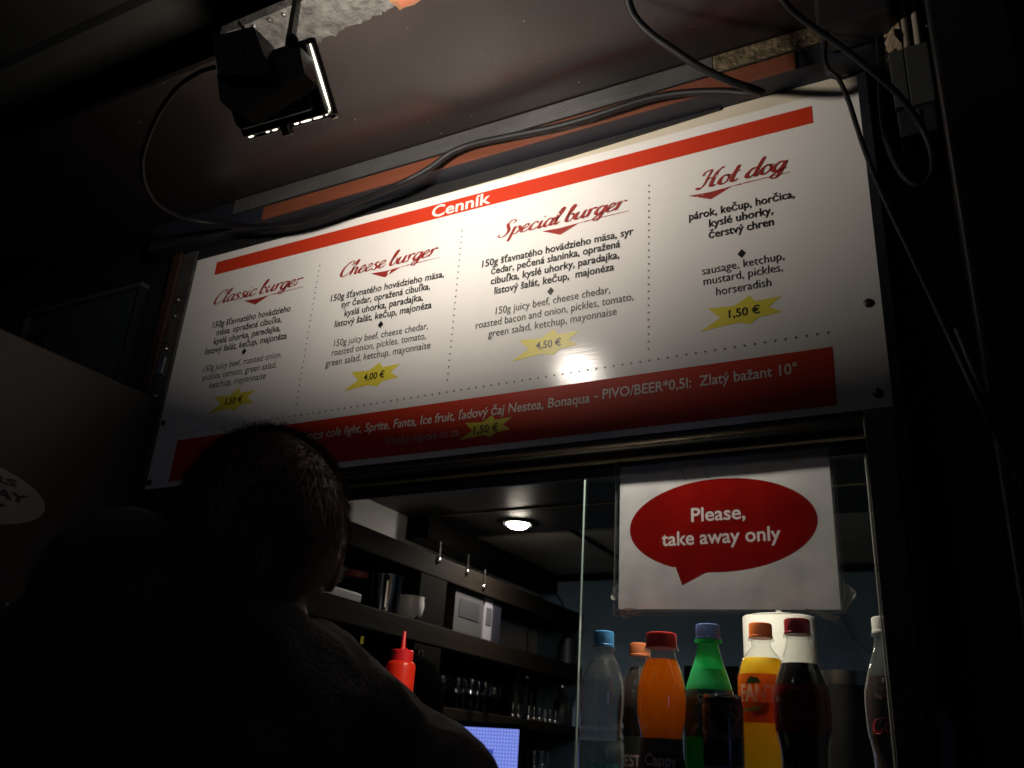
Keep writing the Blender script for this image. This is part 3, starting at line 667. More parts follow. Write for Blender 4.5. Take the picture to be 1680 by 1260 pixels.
sl.box(-.4735, -.1665, -.0108, -.0104, 1.6415, 1.861)
pp(sl, 'sleeve', m_sleeve)
m_lip = mat('plastic_edge', (.5, .5, .48), .2, var=.2, vscale=60, spec=1)
for a_, b_ in (((-.4735, 1.6415), (-.4735, 1.861)), ((-.1665, 1.6415), (-.1665, 1.84)), ((-.4735, 1.6415), (-.1665, 1.6415)), ((-.471, 1.649), (-.169, 1.645))):
    pp(B().tube([(a_[0], -.0106, a_[1]), (b_[0], -.0106, b_[1])], .0004, 5, 0), 'seam', m_lip)
def crumple(pts, name, seed):
    random.seed(seed); b = B(); c = sum((Vector(p) for p in pts), Vector()) / len(pts); c.y -= .008
    V = [b.bm.verts.new(Vector(p) + Vector((0, random.uniform(-.004, .004), 0))) for p in pts]
    M_ = [b.bm.verts.new((Vector(p) + c) / 2 + Vector((random.uniform(-.002, .002), random.uniform(-.008, .004), random.uniform(-.002, .002)))) for p in pts]
    c = b.bm.verts.new(c); n = len(V)
    for i in range(n):
        j = (i + 1) % n
        b.bm.faces.new((V[i], V[j], M_[j])); b.bm.faces.new((V[i], M_[j], M_[i])); b.bm.faces.new((M_[i], M_[j], c))
    return pp(b, name, m_tape)
def pxs(L): return [tuple(on_y(x, y, -.012)) for x, y in L]
crumple(pxs([(1012, 1000), (1030, 996), (1058, 1001), (1050, 1008), (1024, 1016), (1018, 1008)]), 'tape', 2)
crumple(pxs([(1014, 958), (1016, 970), (1012, 985), (1004, 984), (1001, 980), (1008, 966)]), 'tape', 3)
crumple(pxs([(1318, 997), (1335, 1003), (1378, 1011), (1374, 1020), (1360, 1017), (1334, 1006)]), 'tape', 4)
crumple(pxs([(1382, 952), (1402, 968), (1405, 975), (1388, 1002), (1380, 1004), (1384, 985)]), 'tape', 6)

# ================================================================== DRINKS ON THE COUNTER
ZC = 1.4025
m_pet = clear('clear_bottle', (.93, .94, .93), .06, 1.5, frost=.035)
m_petg = clear('green_bottle', (.08, .62, .22), .06, 1.5, frost=.5, fcol=(.10, .80, .34))
def cap_mesh(r, h, m, t, z):
    n = 60; b = B(); prof = []
    rings = []
    for rr, zz in ((r * 1.04, 0), (r * 1.04, h * .14), (r * .985, h * .17), (r, h * .22), (r, h * .88), (r * .95, h * .97), (r * .86, h)):
        rings.append([b.bm.verts.new((rr * (1 - .035 * (i % 2) * (0 < zz / h < .9 and zz > h * .2)) * math.cos(2 * PI * i / n), rr * (1 - .035 * (i % 2) * (zz > h * .2 and zz < h * .9)) * math.sin(2 * PI * i / n), z + zz)) for i in range(n)])
    for a, c in zip(rings, rings[1:]):
        for i in range(n): b.bm.faces.new((a[i], a[(i + 1) % n], c[(i + 1) % n], c[i]))
    b.bm.faces.new(rings[-1]); b.bm.faces.new(rings[0][::-1])
    return b.done('cap', m, t, True)
def prof_interp(P, z):
    for (r0, z0), (r1, z1) in zip(P, P[1:]):
        if z0 <= z <= z1 and z1 > z0: return r0 + (r1 - r0) * (z - z0) / (z1 - z0)
    return P[-1][0]
def smooth_prof(P, n=5):
    Q = catmull([Vector((r, z, 0)) for r, z in P], n); return [(max(q.x, .001), q.y) for q in Q]
def wrap(body, ang, w, z, size, R_, m, parent, bold=0, shear=0, tilt=0, name='lettering', off=.0006):
    """lettering bent round a label of radius R_ ; ang = direction it faces"""
    vs, fs = glyphs(body, bold, shear)
    a = min(v.x for v in vs); b_ = max(v.x for v in vs); k = w / (b_ - a); P = []
    for v in vs:
        u = (v.x - (a + b_) / 2) * k; q = ang + u / R_; zz = z + v.y * size + tilt * u
        P.append(((R_ + off) * math.cos(q), (R_ + off) * math.sin(q), zz))
    me = bpy.data.meshes.new(name); me.from_pydata(P, [], fs); return link(name, me, m, parent)
def patch(poly, ang, R_, m, parent, name, off=.0004):
    """flat printed shape bent round a label: finely subdivided polygon"""
    b = B(); f = b.bm.faces.new([b.bm.verts.new((x, 0, z)) for x, z in poly])
    bmesh.ops.triangulate(b.bm, faces=[f]); 
    for _ in range(3): bmesh.ops.subdivide_edges(b.bm, edges=[e for e in b.bm.edges if e.calc_length() > .006], cuts=1)
    bmesh.ops.triangulate(b.bm, faces=b.bm.faces)
    for v in b.bm.verts:
        q = ang + v.co.x / R_; v.co = ((R_ + off) * math.cos(q), (R_ + off) * math.sin(q), v.co.z)
    return b.done(name, m, parent)
def drink_bottle(px, cap_py, Y, wpx, cap_w, cap_h, profile, shell, fluid, level, capm, lab, label, labm=None, name='drink_bottle', pyb=1130):
    top = on_y(px, cap_py, Y); H = top.z - ZC; dpt = depth(top)
    Rb = wpx / 2 * dpt / F; rc = cap_w / 2 * dpt / F; ch = cap_h * dpt / F
    t = thing(name, (top.x, Y, ZC), label, 'bottle')
    P = [(Rb * a, (H - ch) * b) for a, b in profile]; P = smooth_prof(P)
    b = B(); b.lathe(P, 40, cap=False)
    nz = H - ch; b.lathe([(rc * .80, nz - .0015), (rc * 1.12, nz - .001), (rc * 1.12, nz - .0035), (rc * .8, nz - .004)], 32, cap=False)
    b.done('body', shell, t, True)
    cap_mesh(rc, ch, capm, t, nz)
    if fluid:
        zl = H * level; Q = [(max(r - .0012, .0005), z + (.0015 if z < .002 else 0)) for r, z in P if z < zl]; Q.append((prof_interp(P, zl) - .0012, zl))
        b = B(); b.lathe(Q, 40, cap=True); b.done('drink', fluid, t, True)
    lb = None
    if lab:
        z0, z1 = H * lab[0], H * lab[1]; zs = [z0 + (z1 - z0) * i / 10 for i in range(11)]
        rl_ = [prof_interp(P, z) + .0005 for z in zs]
        b = B(); b.lathe(list(zip(rl_, zs)), 48, cap=False); lb = b.done('label', labm, t, True)
    ang = math.atan2(CAM.y - Y, CAM.x - top.x)
    return t, lb, Rb, H, ang
STD = [(.6, 0), (.92, .004), (1, .03), (.97, .10), (.98, .3), (1, .42), (1, .58), (.98, .66), (.86, .76), (.62, .86), (.40, .94), (.38, 1.0)]
COKE = [(.6, 0), (.9, .004), (.98, .05), (.95, .14), (.86, .26), (.86, .36), (.97, .46), (1, .54), (1, .64), (.95, .71), (.78, .80), (.56, .89), (.43, .96), (.42, 1.0)]
FAN = [(.6, 0), (.9, .004), (1, .05), (.98, .15), (.90, .30), (.92, .40), (.98, .46), (1, .55), (1, .66), (.97, .78), (.80, .87), (.50, .93), (.40, .96), (.40, 1.0)]
CAP = [(.6, 0), (.9, .004), (1, .05), (.96, .2), (.82, .36), (.82, .44), (.96, .55), (1, .66), (.95, .76), (.80, .86), (.58, .95), (.54, 1.0)]
SPR = [(.6, 0), (.9, .004), (1, .05), (.98, .2), (.97, .4), (1, .5), (1, .62), (.94, .70), (.78, .78), (.56, .88), (.42, .97), (.42, 1.0)]
BON = [(.6, 0), (.92, .004), (1, .05), (.98, .2), (.99, .32), (.94, .38), (.98, .40), (.93, .45), (.98, .47), (.94, .51), (.97, .54), (1, .62), (1, .70), (.94, .78), (.70, .88), (.45, .955), (.40, 1.0)]
cblue = mat('blue_cap', (.05, .22, .48), .35, var=.05); cred = mat('red_cap', (.68, .035, .03), .32, var=.05)
cor_ = mat('orange_cap', (.75, .17, .03), .35, var=.05); cdk = mat('dark_red_cap', (.34, .015, .02), .35, var=.05); cgry = mat('grey_cap', (.42, .42, .38), .4, var=.05)
csp = mat('violet_blue_cap', (.10, .17, .42), .35, var=.05); cne = mat('dull_orange_cap', (.55, .16, .06), .4, var=.05)
m_cola = mat('cola', (.012, .006, .004), .12, var=0); m_clearw = clear('water', (.80, .83, .85), .03, 1.6)
m_or = drink('orange_drink', (.95, .40, .02), .8); m_ye = drink('yellow_orange_drink', (1.0, .76, .03), .8); m_juice = drink('orange_juice', (1.0, .42, .03), .85)
# water
t, lb, Rb, H, ang = drink_bottle(991, 1036, .085, 71, 33, 25, BON, m_pet, m_clearw, .82, cblue, (.06, .345), 'clear water bottle with blue cap, leftmost of the drinks', clear('clear_label', (.45, .6, .62), .1, 1.4, frost=.12))
wrap('Bonaqua', ang, .05, H * .18, .018, Rb, mat('teal_print', (.05, .28, .33), .4), lb, .02, .2)
# nestea
t, lb, Rb, H, ang = drink_bottle(1050, 1056, .17, 72, 34, 21, STD, m_pet, m_cola, .84, cne, (.10, .40), 'dark iced tea bottle with orange cap, half hidden behind the orange juice', mat('olive_label', (.05, .055, .04), .5))
wrap('NESTEA', ang - .2, .055, H * .22, .022, Rb, m_palewh, lb, .02)
# cappy
t, lb, Rb, H, ang = drink_bottle(1085, 1039, .035, 79, 50, 24, CAP, m_pet, m_juice, .84, cred, (.03, .385), 'orange juice bottle with wide red cap, next to the water', mat('navy_label', (.02, .02, .045), .35, coat=.3))
wrap('Cappy', ang - .05, .040, H * .235, .020, Rb * .86, m_palewh, lb, .02, off=.003)
patch([(-.03, H * .30), (.03, H * .30), (.03, H * .385), (-.03, H * .385)], ang, Rb * .86, clear('tea_band', (.5, .3, .3), .2, 1.4, frost=.2), lb, 'band', .003)
# sprite
t, lb, Rb, H, ang = drink_bottle(1161, 1025, .075, 77, 39, 24, SPR, m_petg, drink('lemonade', (.12, .62, .28), .8), .745, csp, (.38, .63), 'green lemonade bottle with violet blue cap, between juice and orange soda', mat('teal_label', (.006, .085, .075), .35, coat=.4))
wrap('Sprite', ang + .05, .040, H * .555, .020, Rb, mat('pale_green_print', (.35, .55, .48), .4), lb, .03, .15, tilt=.15)
patch([(-.030, H * .40), (-.022, H * .40), (-.014, H * .44), (-.020, H * .50), (-.028, H * .52), (-.024, H * .48), (-.021, H * .44)], ang, Rb, mat('pale_green_swirl', (.22, .38, .16), .4), lb, 'swirl')
patch([(.004, H * .60), (.018, H * .615), (.030, H * .618), (.026, H * .60), (.030, H * .585), (.022, H * .595)], ang, Rb, MATS['pale_green_print'], lb, 'splash')
# can
q = on_y(1185, 1141, .03); dq = depth(q); rc = 32.5 * dq / F; Hc = q.z - ZC
t = thing('drink_can', (q.x, .03, ZC), 'slim dark can standing in front of the green bottle', 'can')
cb = B().lathe([(rc * .8, 0), (rc * .9, .003), (rc, .012), (rc, Hc - .012), (rc * .93, Hc - .004)], 40).done('body', mat('dark_can', (.02, .022, .04), .22, metal=.6, var=.2, vscale=14), t, True)
B().lathe([(rc * .93, Hc - .004), (rc * .97, Hc - .002), (rc * .95, Hc), (rc * .88, Hc - .001), (rc * .86, Hc - .005), (.001, Hc - .005)], 40, cap=False).done('rim', m_steel, t, True)
ang = math.atan2(CAM.y - .03, CAM.x - q.x)
m_cr = mat('brown_grey_print', (.11, .08, .075), .35); patch([(-rc * 1.4, Hc - .012), (rc * 1.4, Hc - .012), (rc * 1.4, Hc - .05), (.0, Hc - .055), (-rc * 1.4, Hc - .046)], ang, rc, m_cr, cb, 'band')
patch([(-rc * 1.0, Hc - .020), (-.004, Hc - .017), (rc * .7, Hc - .024), (rc * .5, Hc - .030), (-.004, Hc - .024), (-rc * .9, Hc - .027)], ang, rc, m_dark, cb, 'stripe', .0008)
patch([(-rc * 1.5, .010), (rc * 1.5, .010), (rc * 1.5, .058), (-rc * 1.5, .056)], ang, rc, mat('slate_blue_print', (.07, .08, .17), .35), cb, 'band')
wrap('2', ang - .5, .012, .024, .034, rc, m_black, cb, .01, off=.001)
# fanta
t, lb, Rb, H, ang = drink_bottle(1247, 1023, .10, 77, 37, 24, FAN, m_pet, m_ye, .805, cor_, (.46, .715), 'yellow orange soda bottle with orange cap and FANTA label, before the paper roll', drink('orange_label', (.85, .19, .02), .45))
an = ang - .12
mat('navy_print', (.015, .012, .035), .4)
patch([(-.026, H * .553), (.034, H * .553), (.034, H * .563), (-.026, H * .563)], an, Rb, MATS['navy_print'], lb, 'plate')
patch([(-.010, H * .49), (.006, H * .505), (.010, H * .56), (-.014, H * .54)], an + .05, Rb, MATS['navy_print'], lb, 'plate', .00035)
wrap('FANTA', an + .10, .064, H * .572, .029, Rb, drink('cream_print', (1, .93, .7), .6), lb, .045, off=.0011)
patch([(-.020, H * .66), (-.012, H * .70), (-.002, H * .692), (.002, H * .665), (-.008, H * .66)], an, Rb, mat('leaf_green', (.14, .24, .03), .4), lb, 'leaf', .0009)
patch([(-.024, H * .515), (.000, H * .522), (-.001, H * .54), (-.024, H * .533)], an, Rb, mat('olive_print', (.35, .30, .04), .4), lb, 'leaf', .0009)
# coke
m_cl = mat('deep_red_label', (.16, .006, .010), .3, var=.1, coat=.3)
t, lb, Rb, H, ang = drink_bottle(1307, 1016, .03, 85, 41, 25, COKE, m_pet, m_cola, .765, cdk, (.42, .655), 'cola bottle with red cap and deep red label, right of the orange soda', m_cl)
m_pr = mat('dull_pink_print', (.30, .16, .15), .4)
wrap('Greece', ang - .18, .046, H * .475, .021, Rb, m_pr, lb, .004, off=.0011)
wrap('Coca-Cola', ang - .05, .040, H * .62, .006, Rb, m_pr, lb, 0, .2)
palm = [(-.0012, H * .45), (.0008, H * .45), (.0005, H * .565), (.006, H * .555), (.003, H * .578), (.007, H * .59), (.001, H * .585), (-.002, H * .60), (-.002, H * .583), (-.007, H * .588), (-.004, H * .574), (-.007, H * .556), (-.001, H * .568)]
patch(palm, ang - .85, Rb, m_pr, lb, 'palm', .0009)
arc = [(-.02 + .038 * math.cos(a) * .8, H * .53 + .028 * math.sin(a)) for a in [i * PI / 10 for i in range(11)]]
b = B()
for (x0, z0), (x1, z1) in zip(arc, arc[1:]):
    pts = []
    for x, z in ((x0, z0), (x1, z1), (x1, z1 + .0012), (x0, z0 + .0012)):
        q_ = ang + x / Rb; pts.append(((Rb + .0012) * math.cos(q_), (Rb + .0012) * math.sin(q_), z))
    b.face(pts)
b.done('arc', m_pr, lb)
# cola light
t, lb, Rb, H, ang = drink_bottle(1449, 1013, .085, 78, 38, 26, COKE, m_pet, m_cola, .70, cgry, (.40, .64), 'cola bottle with grey cap, rightmost, partly cut off by the window post', mat('black_silver_label', (.022, .02, .02), .3, coat=.3))
wrap('Cola', ang - .15, .046, H * .43, .030, Rb, mat('red_script', (.24, .02, .03), .4), lb, .02, .4, tilt=.1)
wrap('light', ang - .3, .018, H * .59, .008, Rb, m_pr, lb, .01)
# paper roll on a steel stand
q = on_y(1278, 1016, .40); dq = depth(q); rr = 58 * dq / F
t = thing('paper_roll', (q.x, .40, ZC), 'thick white paper towel roll standing behind the orange soda and cola', 'paper roll')
m_roll = mat('soft_paper', (.5, .49, .45), .9, var=.05, vscale=40, bump=.07, bscale=140)
B().lathe([(rr, .004), (rr, q.z - ZC), (rr * .985, q.z - ZC + .002), (rr * .35, q.z - ZC + .001), (rr * .35, q.z - ZC - .02)], 56, cap=False).done('roll', m_roll, t, True)
B().lathe([(rr * .34, .004), (rr * .34, q.z - ZC - .004)], 24, cap=False).done('core', m_gbox, t, True)
B().lathe([(.006, 0), (.006, q.z - ZC + .04), (.009, q.z - ZC + .045), (.004, q.z - ZC + .05)], 16).done('rod', m_steel, t, True)
B().lathe([(rr * .9, 0), (rr * .9, .0035)], 32).done('foot', m_steel, t, True)
# pot
q = on_y(1384, 1103, .30); dq = depth(q); rr = 37 * dq / F; hp = q.z - ZC
t = thing('steel_pot', (q.x, .30, ZC), 'dark round steel pot between the cola bottles', 'pot')
B().lathe([(rr * .9, 0), (rr * .95, .005), (rr * .95, hp - .03), (rr * .97, hp - .02)], 40).done('body', mat('sooty_steel', (.006, .006, .006), .7, spec=.15, var=.3, bump=.1), t, True)
B().lathe([(rr * .97, hp - .02), (rr * 1.0, hp - .012), (rr * 1.02, hp), (rr * .97, hp - .001), (rr * .9, hp - .014)], 40, cap=False).done('rim', mat('dull_steel', (.16, .16, .15), .4, metal=1), t, True)
# blue things on the back wall, right
q = on_y(1400, 1085, 1.9)
t = thing('blue_apron', (q.x, 2.08, q.z - .25), 'blue grey cloth hanging on the back wall behind the steel pot', 'cloth')
b = B(); pts = [(-.17, 0, 0), (-.05, -.02, -.01), (.06, 0, .0), (.16, -.02, .01), (.13, 0, .22), (.04, -.01, .30), (-.02, 0, .33), (-.06, -.01, .44), (-.15, 0, .42)]
b.slab([(x, y, z) for x, y, z in pts], (0, .012, 0)); b.done('cloth', mat('blue_cloth', (.13, .18, .30), .9, var=.2, bump=.3), t)
B().tube([(-.1, .012, .43), (-.1, -.012, .45), (-.1, -.014, .435)], .003, 6, 0).done('hook', m_steel, t)
# ketchup bottle on the outer ledge
q = on_y(664, 1036, .26); dq = depth(on_y(664, 1100, .26)); s_ = dq / F
H = q.z - ZC; rb = 24 * s_
t = thing('sauce_bottle', (q.x, .26, ZC), 'red plastic squeeze sauce bottle with pointed nozzle, beside the man', 'sauce bottle')
m_ket = drink('red_squeeze_plastic', (.80, .035, .012), .25, .3)
z_s = H - 30 * s_; z_b = H - 48 * s_
B().lathe([(rb * .9, 0), (rb, .004), (rb, z_b - .008), (rb * .93, z_b - .003), (rb * .78, z_b)], 40).done('body', m_ket, t, True)
B().lathe([(rb * .76, z_b + .0003), (rb * .77, z_s - .002), (rb * .70, z_s)], 40).done('cap', mat('red_cap_plastic', (.62, .015, .02), .35, var=.04), t, True)
B().lathe([(.0062, z_s), (.0048, z_s + .004), (.0035, H - .001), (.003, H)], 16).done('nozzle', MATS['red_cap_plastic'], t, True)
B().lathe([(.0028, z_s + .0), (.0028, z_s + .003)], 10, c=(.011, -.006, 0)).done('stopper', MATS['red_cap_plastic'], t, True)

# ================================================================== FLOODLIGHT
L = thing('floodlight', (-.992, -.32, 2.469), 'black floodlight hanging from the canopy edge, its rim glowing, above the price board', 'floodlight')
psi, tau = .055, -.772; w_, h_ = .179, .119
u = Vector((math.cos(psi), math.sin(psi), 0)); nn = Vector((-math.sin(psi) * math.cos(tau), math.cos(psi) * math.cos(tau), -math.sin(tau))); v_ = u.cross(nn)
LR = Matrix((u, nn, v_)).transposed()        # local x = width, y = beam, z = height
L.rotation_euler = LR.to_euler()
m_lb = mat('black_cast_metal', (.005, .005, .005), .45, var=.2, bump=.1)
b = B().box(-w_ / 2 - .006, w_ / 2 + .006, .002, .016, -h_ / 2 - .006, h_ / 2 + .006, .004); b.done('front_frame', m_lb, L)
b = B(); b.slab([(-w_ / 2 + .004, -.0015, -h_ / 2 + .004), (w_ / 2 - .004, -.0015, -h_ / 2 + .004), (w_ / 2 - .004, -.0015, h_ / 2 - .004), (-w_ / 2 + .004, -.0015, h_ / 2 - .004)], (0, .003, 0))
b.box(-w_ / 2, w_ / 2, -.018, -.002, -h_ / 2, h_ / 2, .004)
b.box(-w_ / 2 + .012, w_ / 2 - .012, -.040, -.017, -h_ / 2 + .012, h_ / 2 - .03, .008)
for i in range(9):
    x = -w_ / 2 + .022 + i * (w_ - .044) / 8; b.box(x - .0015, x + .0015, -.052, -.038, -h_ / 2 + .02, h_ / 2 - .035)
b.done('housing', m_lb, L)
m_leak = mat('light_gap', (.9, .9, .8), .4, var=0, emit=(1, .93, .74), es=2.6)
def leak(a, c, r): return B().tube([a, (Vector(a) + Vector(c)) / 2, c], lambda t: r * (.55 + .45 * math.sin(t * PI)), 6, 4).done('light_gap', m_leak, L)
e = .0012
leak((w_ / 2 + e, -.001, h_ / 2 - .004), (w_ / 2 + e, -.001, -h_ / 2 + .006), .0022)
leak((w_ / 2 + e, -.001, -h_ / 2 + .006), (w_ / 2 - .010, -.001, -h_ / 2 - e), .0016)
for a, c in ((.40, .30), (.27, .15), (.12, .07), (-.02, -.10), (-.14, -.2), (-.24, -.28), (-.44, -.5)):
    leak((w_ * a, -.001, -h_ / 2 - e), (w_ * c, -.001, -h_ / 2 - e), .0015)
B().box(-w_ / 2 + .004, w_ / 2 - .004, .0162, .018, -h_ / 2 + .004, h_ / 2 - .004).done('glass', mat('lit_glass', (.9, .9, .9), .2, var=0, emit=(1, .93, .78), es=3), L)
b = B().box(-.012, .004, -.012, .004, -h_ / 2 - .016, -h_ / 2 + .003, .002); b.done('clip', m_lb, L)
b = B().box(w_ / 2 - .0, w_ / 2 + .01, -.006, .006, -h_ / 2 - .010, -h_ / 2 - .002, .002); b.done('clip', m_bright, L)
# ballast box on the back left, bracket bar up to the canopy
def world_part(b, name, m, smooth=False):
    bmesh.ops.transform(b.bm, matrix=LR.inverted().to_4x4() @ Matrix.Translation(-L.location), verts=b.bm.verts); return b.done(name, m, L, smooth)
Lp = L.location
def pbox(pts, Y, dy, name, m):
    b = B(); b.slab([tuple(on_y(x, y, Y)) for x, y in pts], (0, dy, 0)); return world_part(b, name, m)
pbox([(343, 78), (410, 62), (428, 112), (432, 140), (352, 142)], -.40, .05, 'junction_box', m_lb)
pbox([(354, 85), (390, 78), (395, 110), (360, 118)], -.402, .003, 'cover_plate', mat('grey_cover', (.012, .012, .011), .5))
pbox([(350, 140), (420, 112), (486, 95), (494, 140), (392, 205), (355, 185)], -.375, .035, 'reflector_shell', m_lb)
b = B(); b.sphere(on_y(474, 85, -.365), .011, seg=12); world_part(b, 'knob', m_lb, True)
b = B(); b.tube([on_y(388, 55, -.385), on_y(396, 68, -.385)], .004, 8, 0); world_part(b, 'bolt', m_bright)
L.location = (-.7605, -.5200, 2.2516); L.scale = (.768, .768, .768)      # a small ten watt fitting, well in front of the board
Lm = Matrix.LocRotScale(L.location, L.rotation_euler, L.scale)
a = on_z(488, -4, 2.536); c = on_y(474, 84, -.553)
b = B(); b.tube([a, c], .0065, 4, 0); bmesh.ops.transform(b.bm, matrix=Lm.inverted(), verts=b.bm.verts); b.done('bracket', m_lb, L)
l = bpy.data.lights.new('flood_lamp', 'AREA'); l.shape = 'RECTANGLE'; l.size = .12; l.size_y = .07; l.energy = 6.2; l.color = (1, .90, .79); l.spread = math.radians(161)
lo = bpy.data.objects.new('flood_lamp', l); C.objects.link(lo); lo.parent = L
lo.location = (0, .022, 0); lo.rotation_euler = (Matrix.Rotation(-.11, 3, 'Z') @ Matrix.Rotation(PI / 2 + .06, 3, 'X')).to_euler()

# two tube lamps over the street, seen only as streaks mirrored in the board
SLt = thing('street_lamp', (-1.53, -2.5, 3.13), 'twin tube lamp behind the viewer, mirrored as pale streaks in the price board', 'lamp')
for i, x in enumerate((-.09, .15)):
    B().lathe([(.018, 0), (.020, .01), (.020, .30), (.018, .31)], 16, c=(x, 0, .03)).done('tube', mat('lit_tube', (.9, .9, .9), .3, var=0, emit=(1, .92, .85), es=5), SLt, True)
B().box(-.18, .14, .02, .05, .37, .41, .005).done('bar', m_dark, SLt)

# lit shop window across the street, mirrored as upright streaks in the bottles and the can
t = thing('shop_window', (5.8, -4.9, 1.3), 'bluish lit shop window across the street behind the viewer', 'window')
t.rotation_euler = (0, 0, .66 - PI / 2)
B().box(-.01, .0, -.32, .32, 0, 1.4).done('pane', mat('lit_blue_pane', (.5, .5, .6), .3, var=0, emit=(.42, .46, 1), es=2.2), t)
b = B(); b.box(-.05, .02, -.36, -.322, -.04, 1.44); b.box(-.05, .02, .322, .36, -.04, 1.44); b.box(-.05, .02, -.36, .36, 1.402, 1.47); b.box(-.05, .02, -.36, .36, -.07, -.002); b.done('frame', m_dark, t)
B().box(.03, .065, -1.2, 1.2, -1.3, 2.2).done('surround', m_dark, t)

# ================================================================== CABLES
def cable(pts, r, label, nm='cable', m=m_cable):
    P = [on_y(x, y, Y) for x, y, Y in pts]; o = Vector(P[0]); b = B(); b.tube([p - o for p in P], r, 10, 6)
    ob = b.done(nm, m, None, True, loc=o, label=label, cat='cable'); return ob
cable([(352, 110, -.575), (325, 120, -.57), (290, 145, -.55), (258, 190, -.52), (238, 240, -.48), (233, 275, -.42), (242, 312, -.33), (265, 340, -.22), (310, 360, -.13), (365, 368, -.08), (430, 370, -.068),
       (490, 364, -.066), (545, 348, -.066), (600, 326, -.066), (660, 300, -.075), (705, 276, -.07), (738, 252, -.07), (775, 237, -.068), (835, 224, -.068), (900, 211, -.068), (960, 195, -.068), (1015, 177, -.07), (1060, 163, -.07), (1115, 153, -.07), (1180, 150, -.072), (1225, 153, -.075),
       (1250, 153, -.09), (1235, 146, -.11), (1195, 132, -.13), (1150, 111, -.15), (1110, 85, -.17), (1070, 57, -.19), (1042, 28, -.21), (1031, 0, -.23), (1028, -30, -.25)], lambda t: .0030 + .0032 * min(1, t * 2.2), 'long black cable looping from the floodlight along the header to the canopy')
cable([(1262, -40, -.26), (1285, 0, -.24), (1310, 26, -.22), (1345, 52, -.2), (1385, 80, -.18), (1425, 112, -.16), (1458, 140, -.14), (1488, 172, -.12), (1512, 208, -.10), (1528, 248, -.09), (1530, 280, -.09), (1518, 301, -.09), (1500, 303, -.09), (1480, 285, -.09),
       (1464, 255, -.085), (1452, 218, -.08), (1446, 170, -.07), (1444, 120, -.06), (1440, 70, -.06), (1430, 20, -.06), (1425, -20, -.06)], .0046, 'black cable with a hanging loop at the top right corner of the board')
cable([(1358, 20, -.10), (1355, 62, -.10), (1353, 95, -.10), (1360, 115, -.10), (1376, 130, -.10), (1392, 165, -.10), (1405, 205, -.10), (1420, 250, -.10), (1440, 300, -.11), (1465, 355, -.12), (1492, 410, -.14), (1525, 480, -.16), (1562, 560, -.20), (1604, 650, -.26), (1650, 740, -.26), (1700, 830, -.26), (1760, 930, -.26)], .0036, 'thin black cable hanging straight down across the right edge of the board')
cable([(1352, 70, -.09), (1353, 100, -.09), (1360, 122, -.085), (1378, 128, -.08), (1400, 122, -.08), (1420, 112, -.075)], .003, 'short drooping wire over the top right corner of the board', 'wire')
cable([(1570, 540, -.22), (1600, 612, -.26), (1642, 700, -.26), (1682, 790, -.26), (1740, 905, -.26)], .003, 'second thin cable running beside the long hanging one at far right', 'cable', m_darkblue)

# ================================================================== TOP RIGHT CORNER: broken wall, pipes, box
W_ = thing('broken_wall', (-.01, -.01, 2.43), 'narrow strip of broken plaster wall with two pipes at the top right', 'wall')
def wp(b, name, m, smooth=False, **k): bmesh.ops.transform(b.bm, matrix=Matrix.Translation((.01, .01, -2.43)), verts=b.bm.verts); return b.done(name, m, W_, smooth, **k)
m_pl = mat('broken_plaster', (.26, .19, .12), .9, var=.55, vscale=26, bump=1.0, bscale=60)
b = B(); random.seed(11); g = {}
for i in range(9):
    for j in range(26):
        x = -.042 + .062 * i / 8 + (random.uniform(-.006, .006) if i in (0,) else 0); z = 2.42 + .30 * j / 25
        g[i, j] = b.bm.verts.new((x, -.245 - .020 * random.random() - .02 * math.sin(i * .8), z))
for i in range(8):
    for j in range(25): b.bm.faces.new((g[i, j], g[i + 1, j], g[i + 1, j + 1], g[i, j + 1]))
bmesh.ops.translate(b.bm, vec=(-.0, .2, -.0), verts=b.bm.verts)
wp(b, 'plaster', m_pl)
for x, r, c_ in ((-.012, .0042, (.20, .17, .13)), (.003, .005, (.24, .21, .17))):
    wp(B().tube([(x - .012, -.075, 2.72), (x - .006, -.078, 2.60), (x, -.075, 2.50), (x, -.073, 2.422)], r, 10), 'pipe', mat('pipe_%d' % int(r * 1e4), c_, .5, var=.3), True)
wp(B().box(-.05, -.036, -.06, .0, 2.40, 2.75), 'edge_board', m_dark)
t = thing('junction_box', (-.012, -.05, 2.30), 'grey electrical box below the broken plaster, beside the top corner of the board', 'electrical box')
m_jb = mat('grey_plastic', (.04, .042, .04), .5, var=.1)
B().box(-.026, -.006, -.03, .02, .02, .119, .002).done('cover', m_jb, t); B().box(-.005, .026, -.032, .02, .015, .119, .002).done('cover', m_jb, t)
B().box(-.024, .024, -.028, .02, -.03, .014, .002).done('body', m_darkblue, t); B().box(-.004, .004, -.031, -.0285, -.02, .008, .001).done('switch', m_jb, t)
# wood splinter at the canopy lip
q = on_z(662, 2, 2.53)
t = thing('wood_piece', (q.x, q.y, 2.53), 'broken splinter of bright orange wood at the canopy lip', 'wood')
m_sp = mat('raw_orange_wood', (.09, .035, .01), .7, var=.4, vscale=30, bump=.6, stretch=(.3, 1, 1))
b = B(); b.slab([tuple(on_z(x, y, 2.53) - q) for x, y in ((634, -12), (640, 3), (650, 10), (656, 17), (664, 12), (680, 8), (694, -2), (700, -14))], (0, 0, .02)); b.done('splinter', m_sp, t)
b = B(); b.slab([tuple(on_z(x, y, 2.526) - q) for x, y in ((650, -12), (655, 8), (660, 13), (690, -4), (694, -12))], (0, 0, .003)); b.done('grain_ridge', m_orange, t)

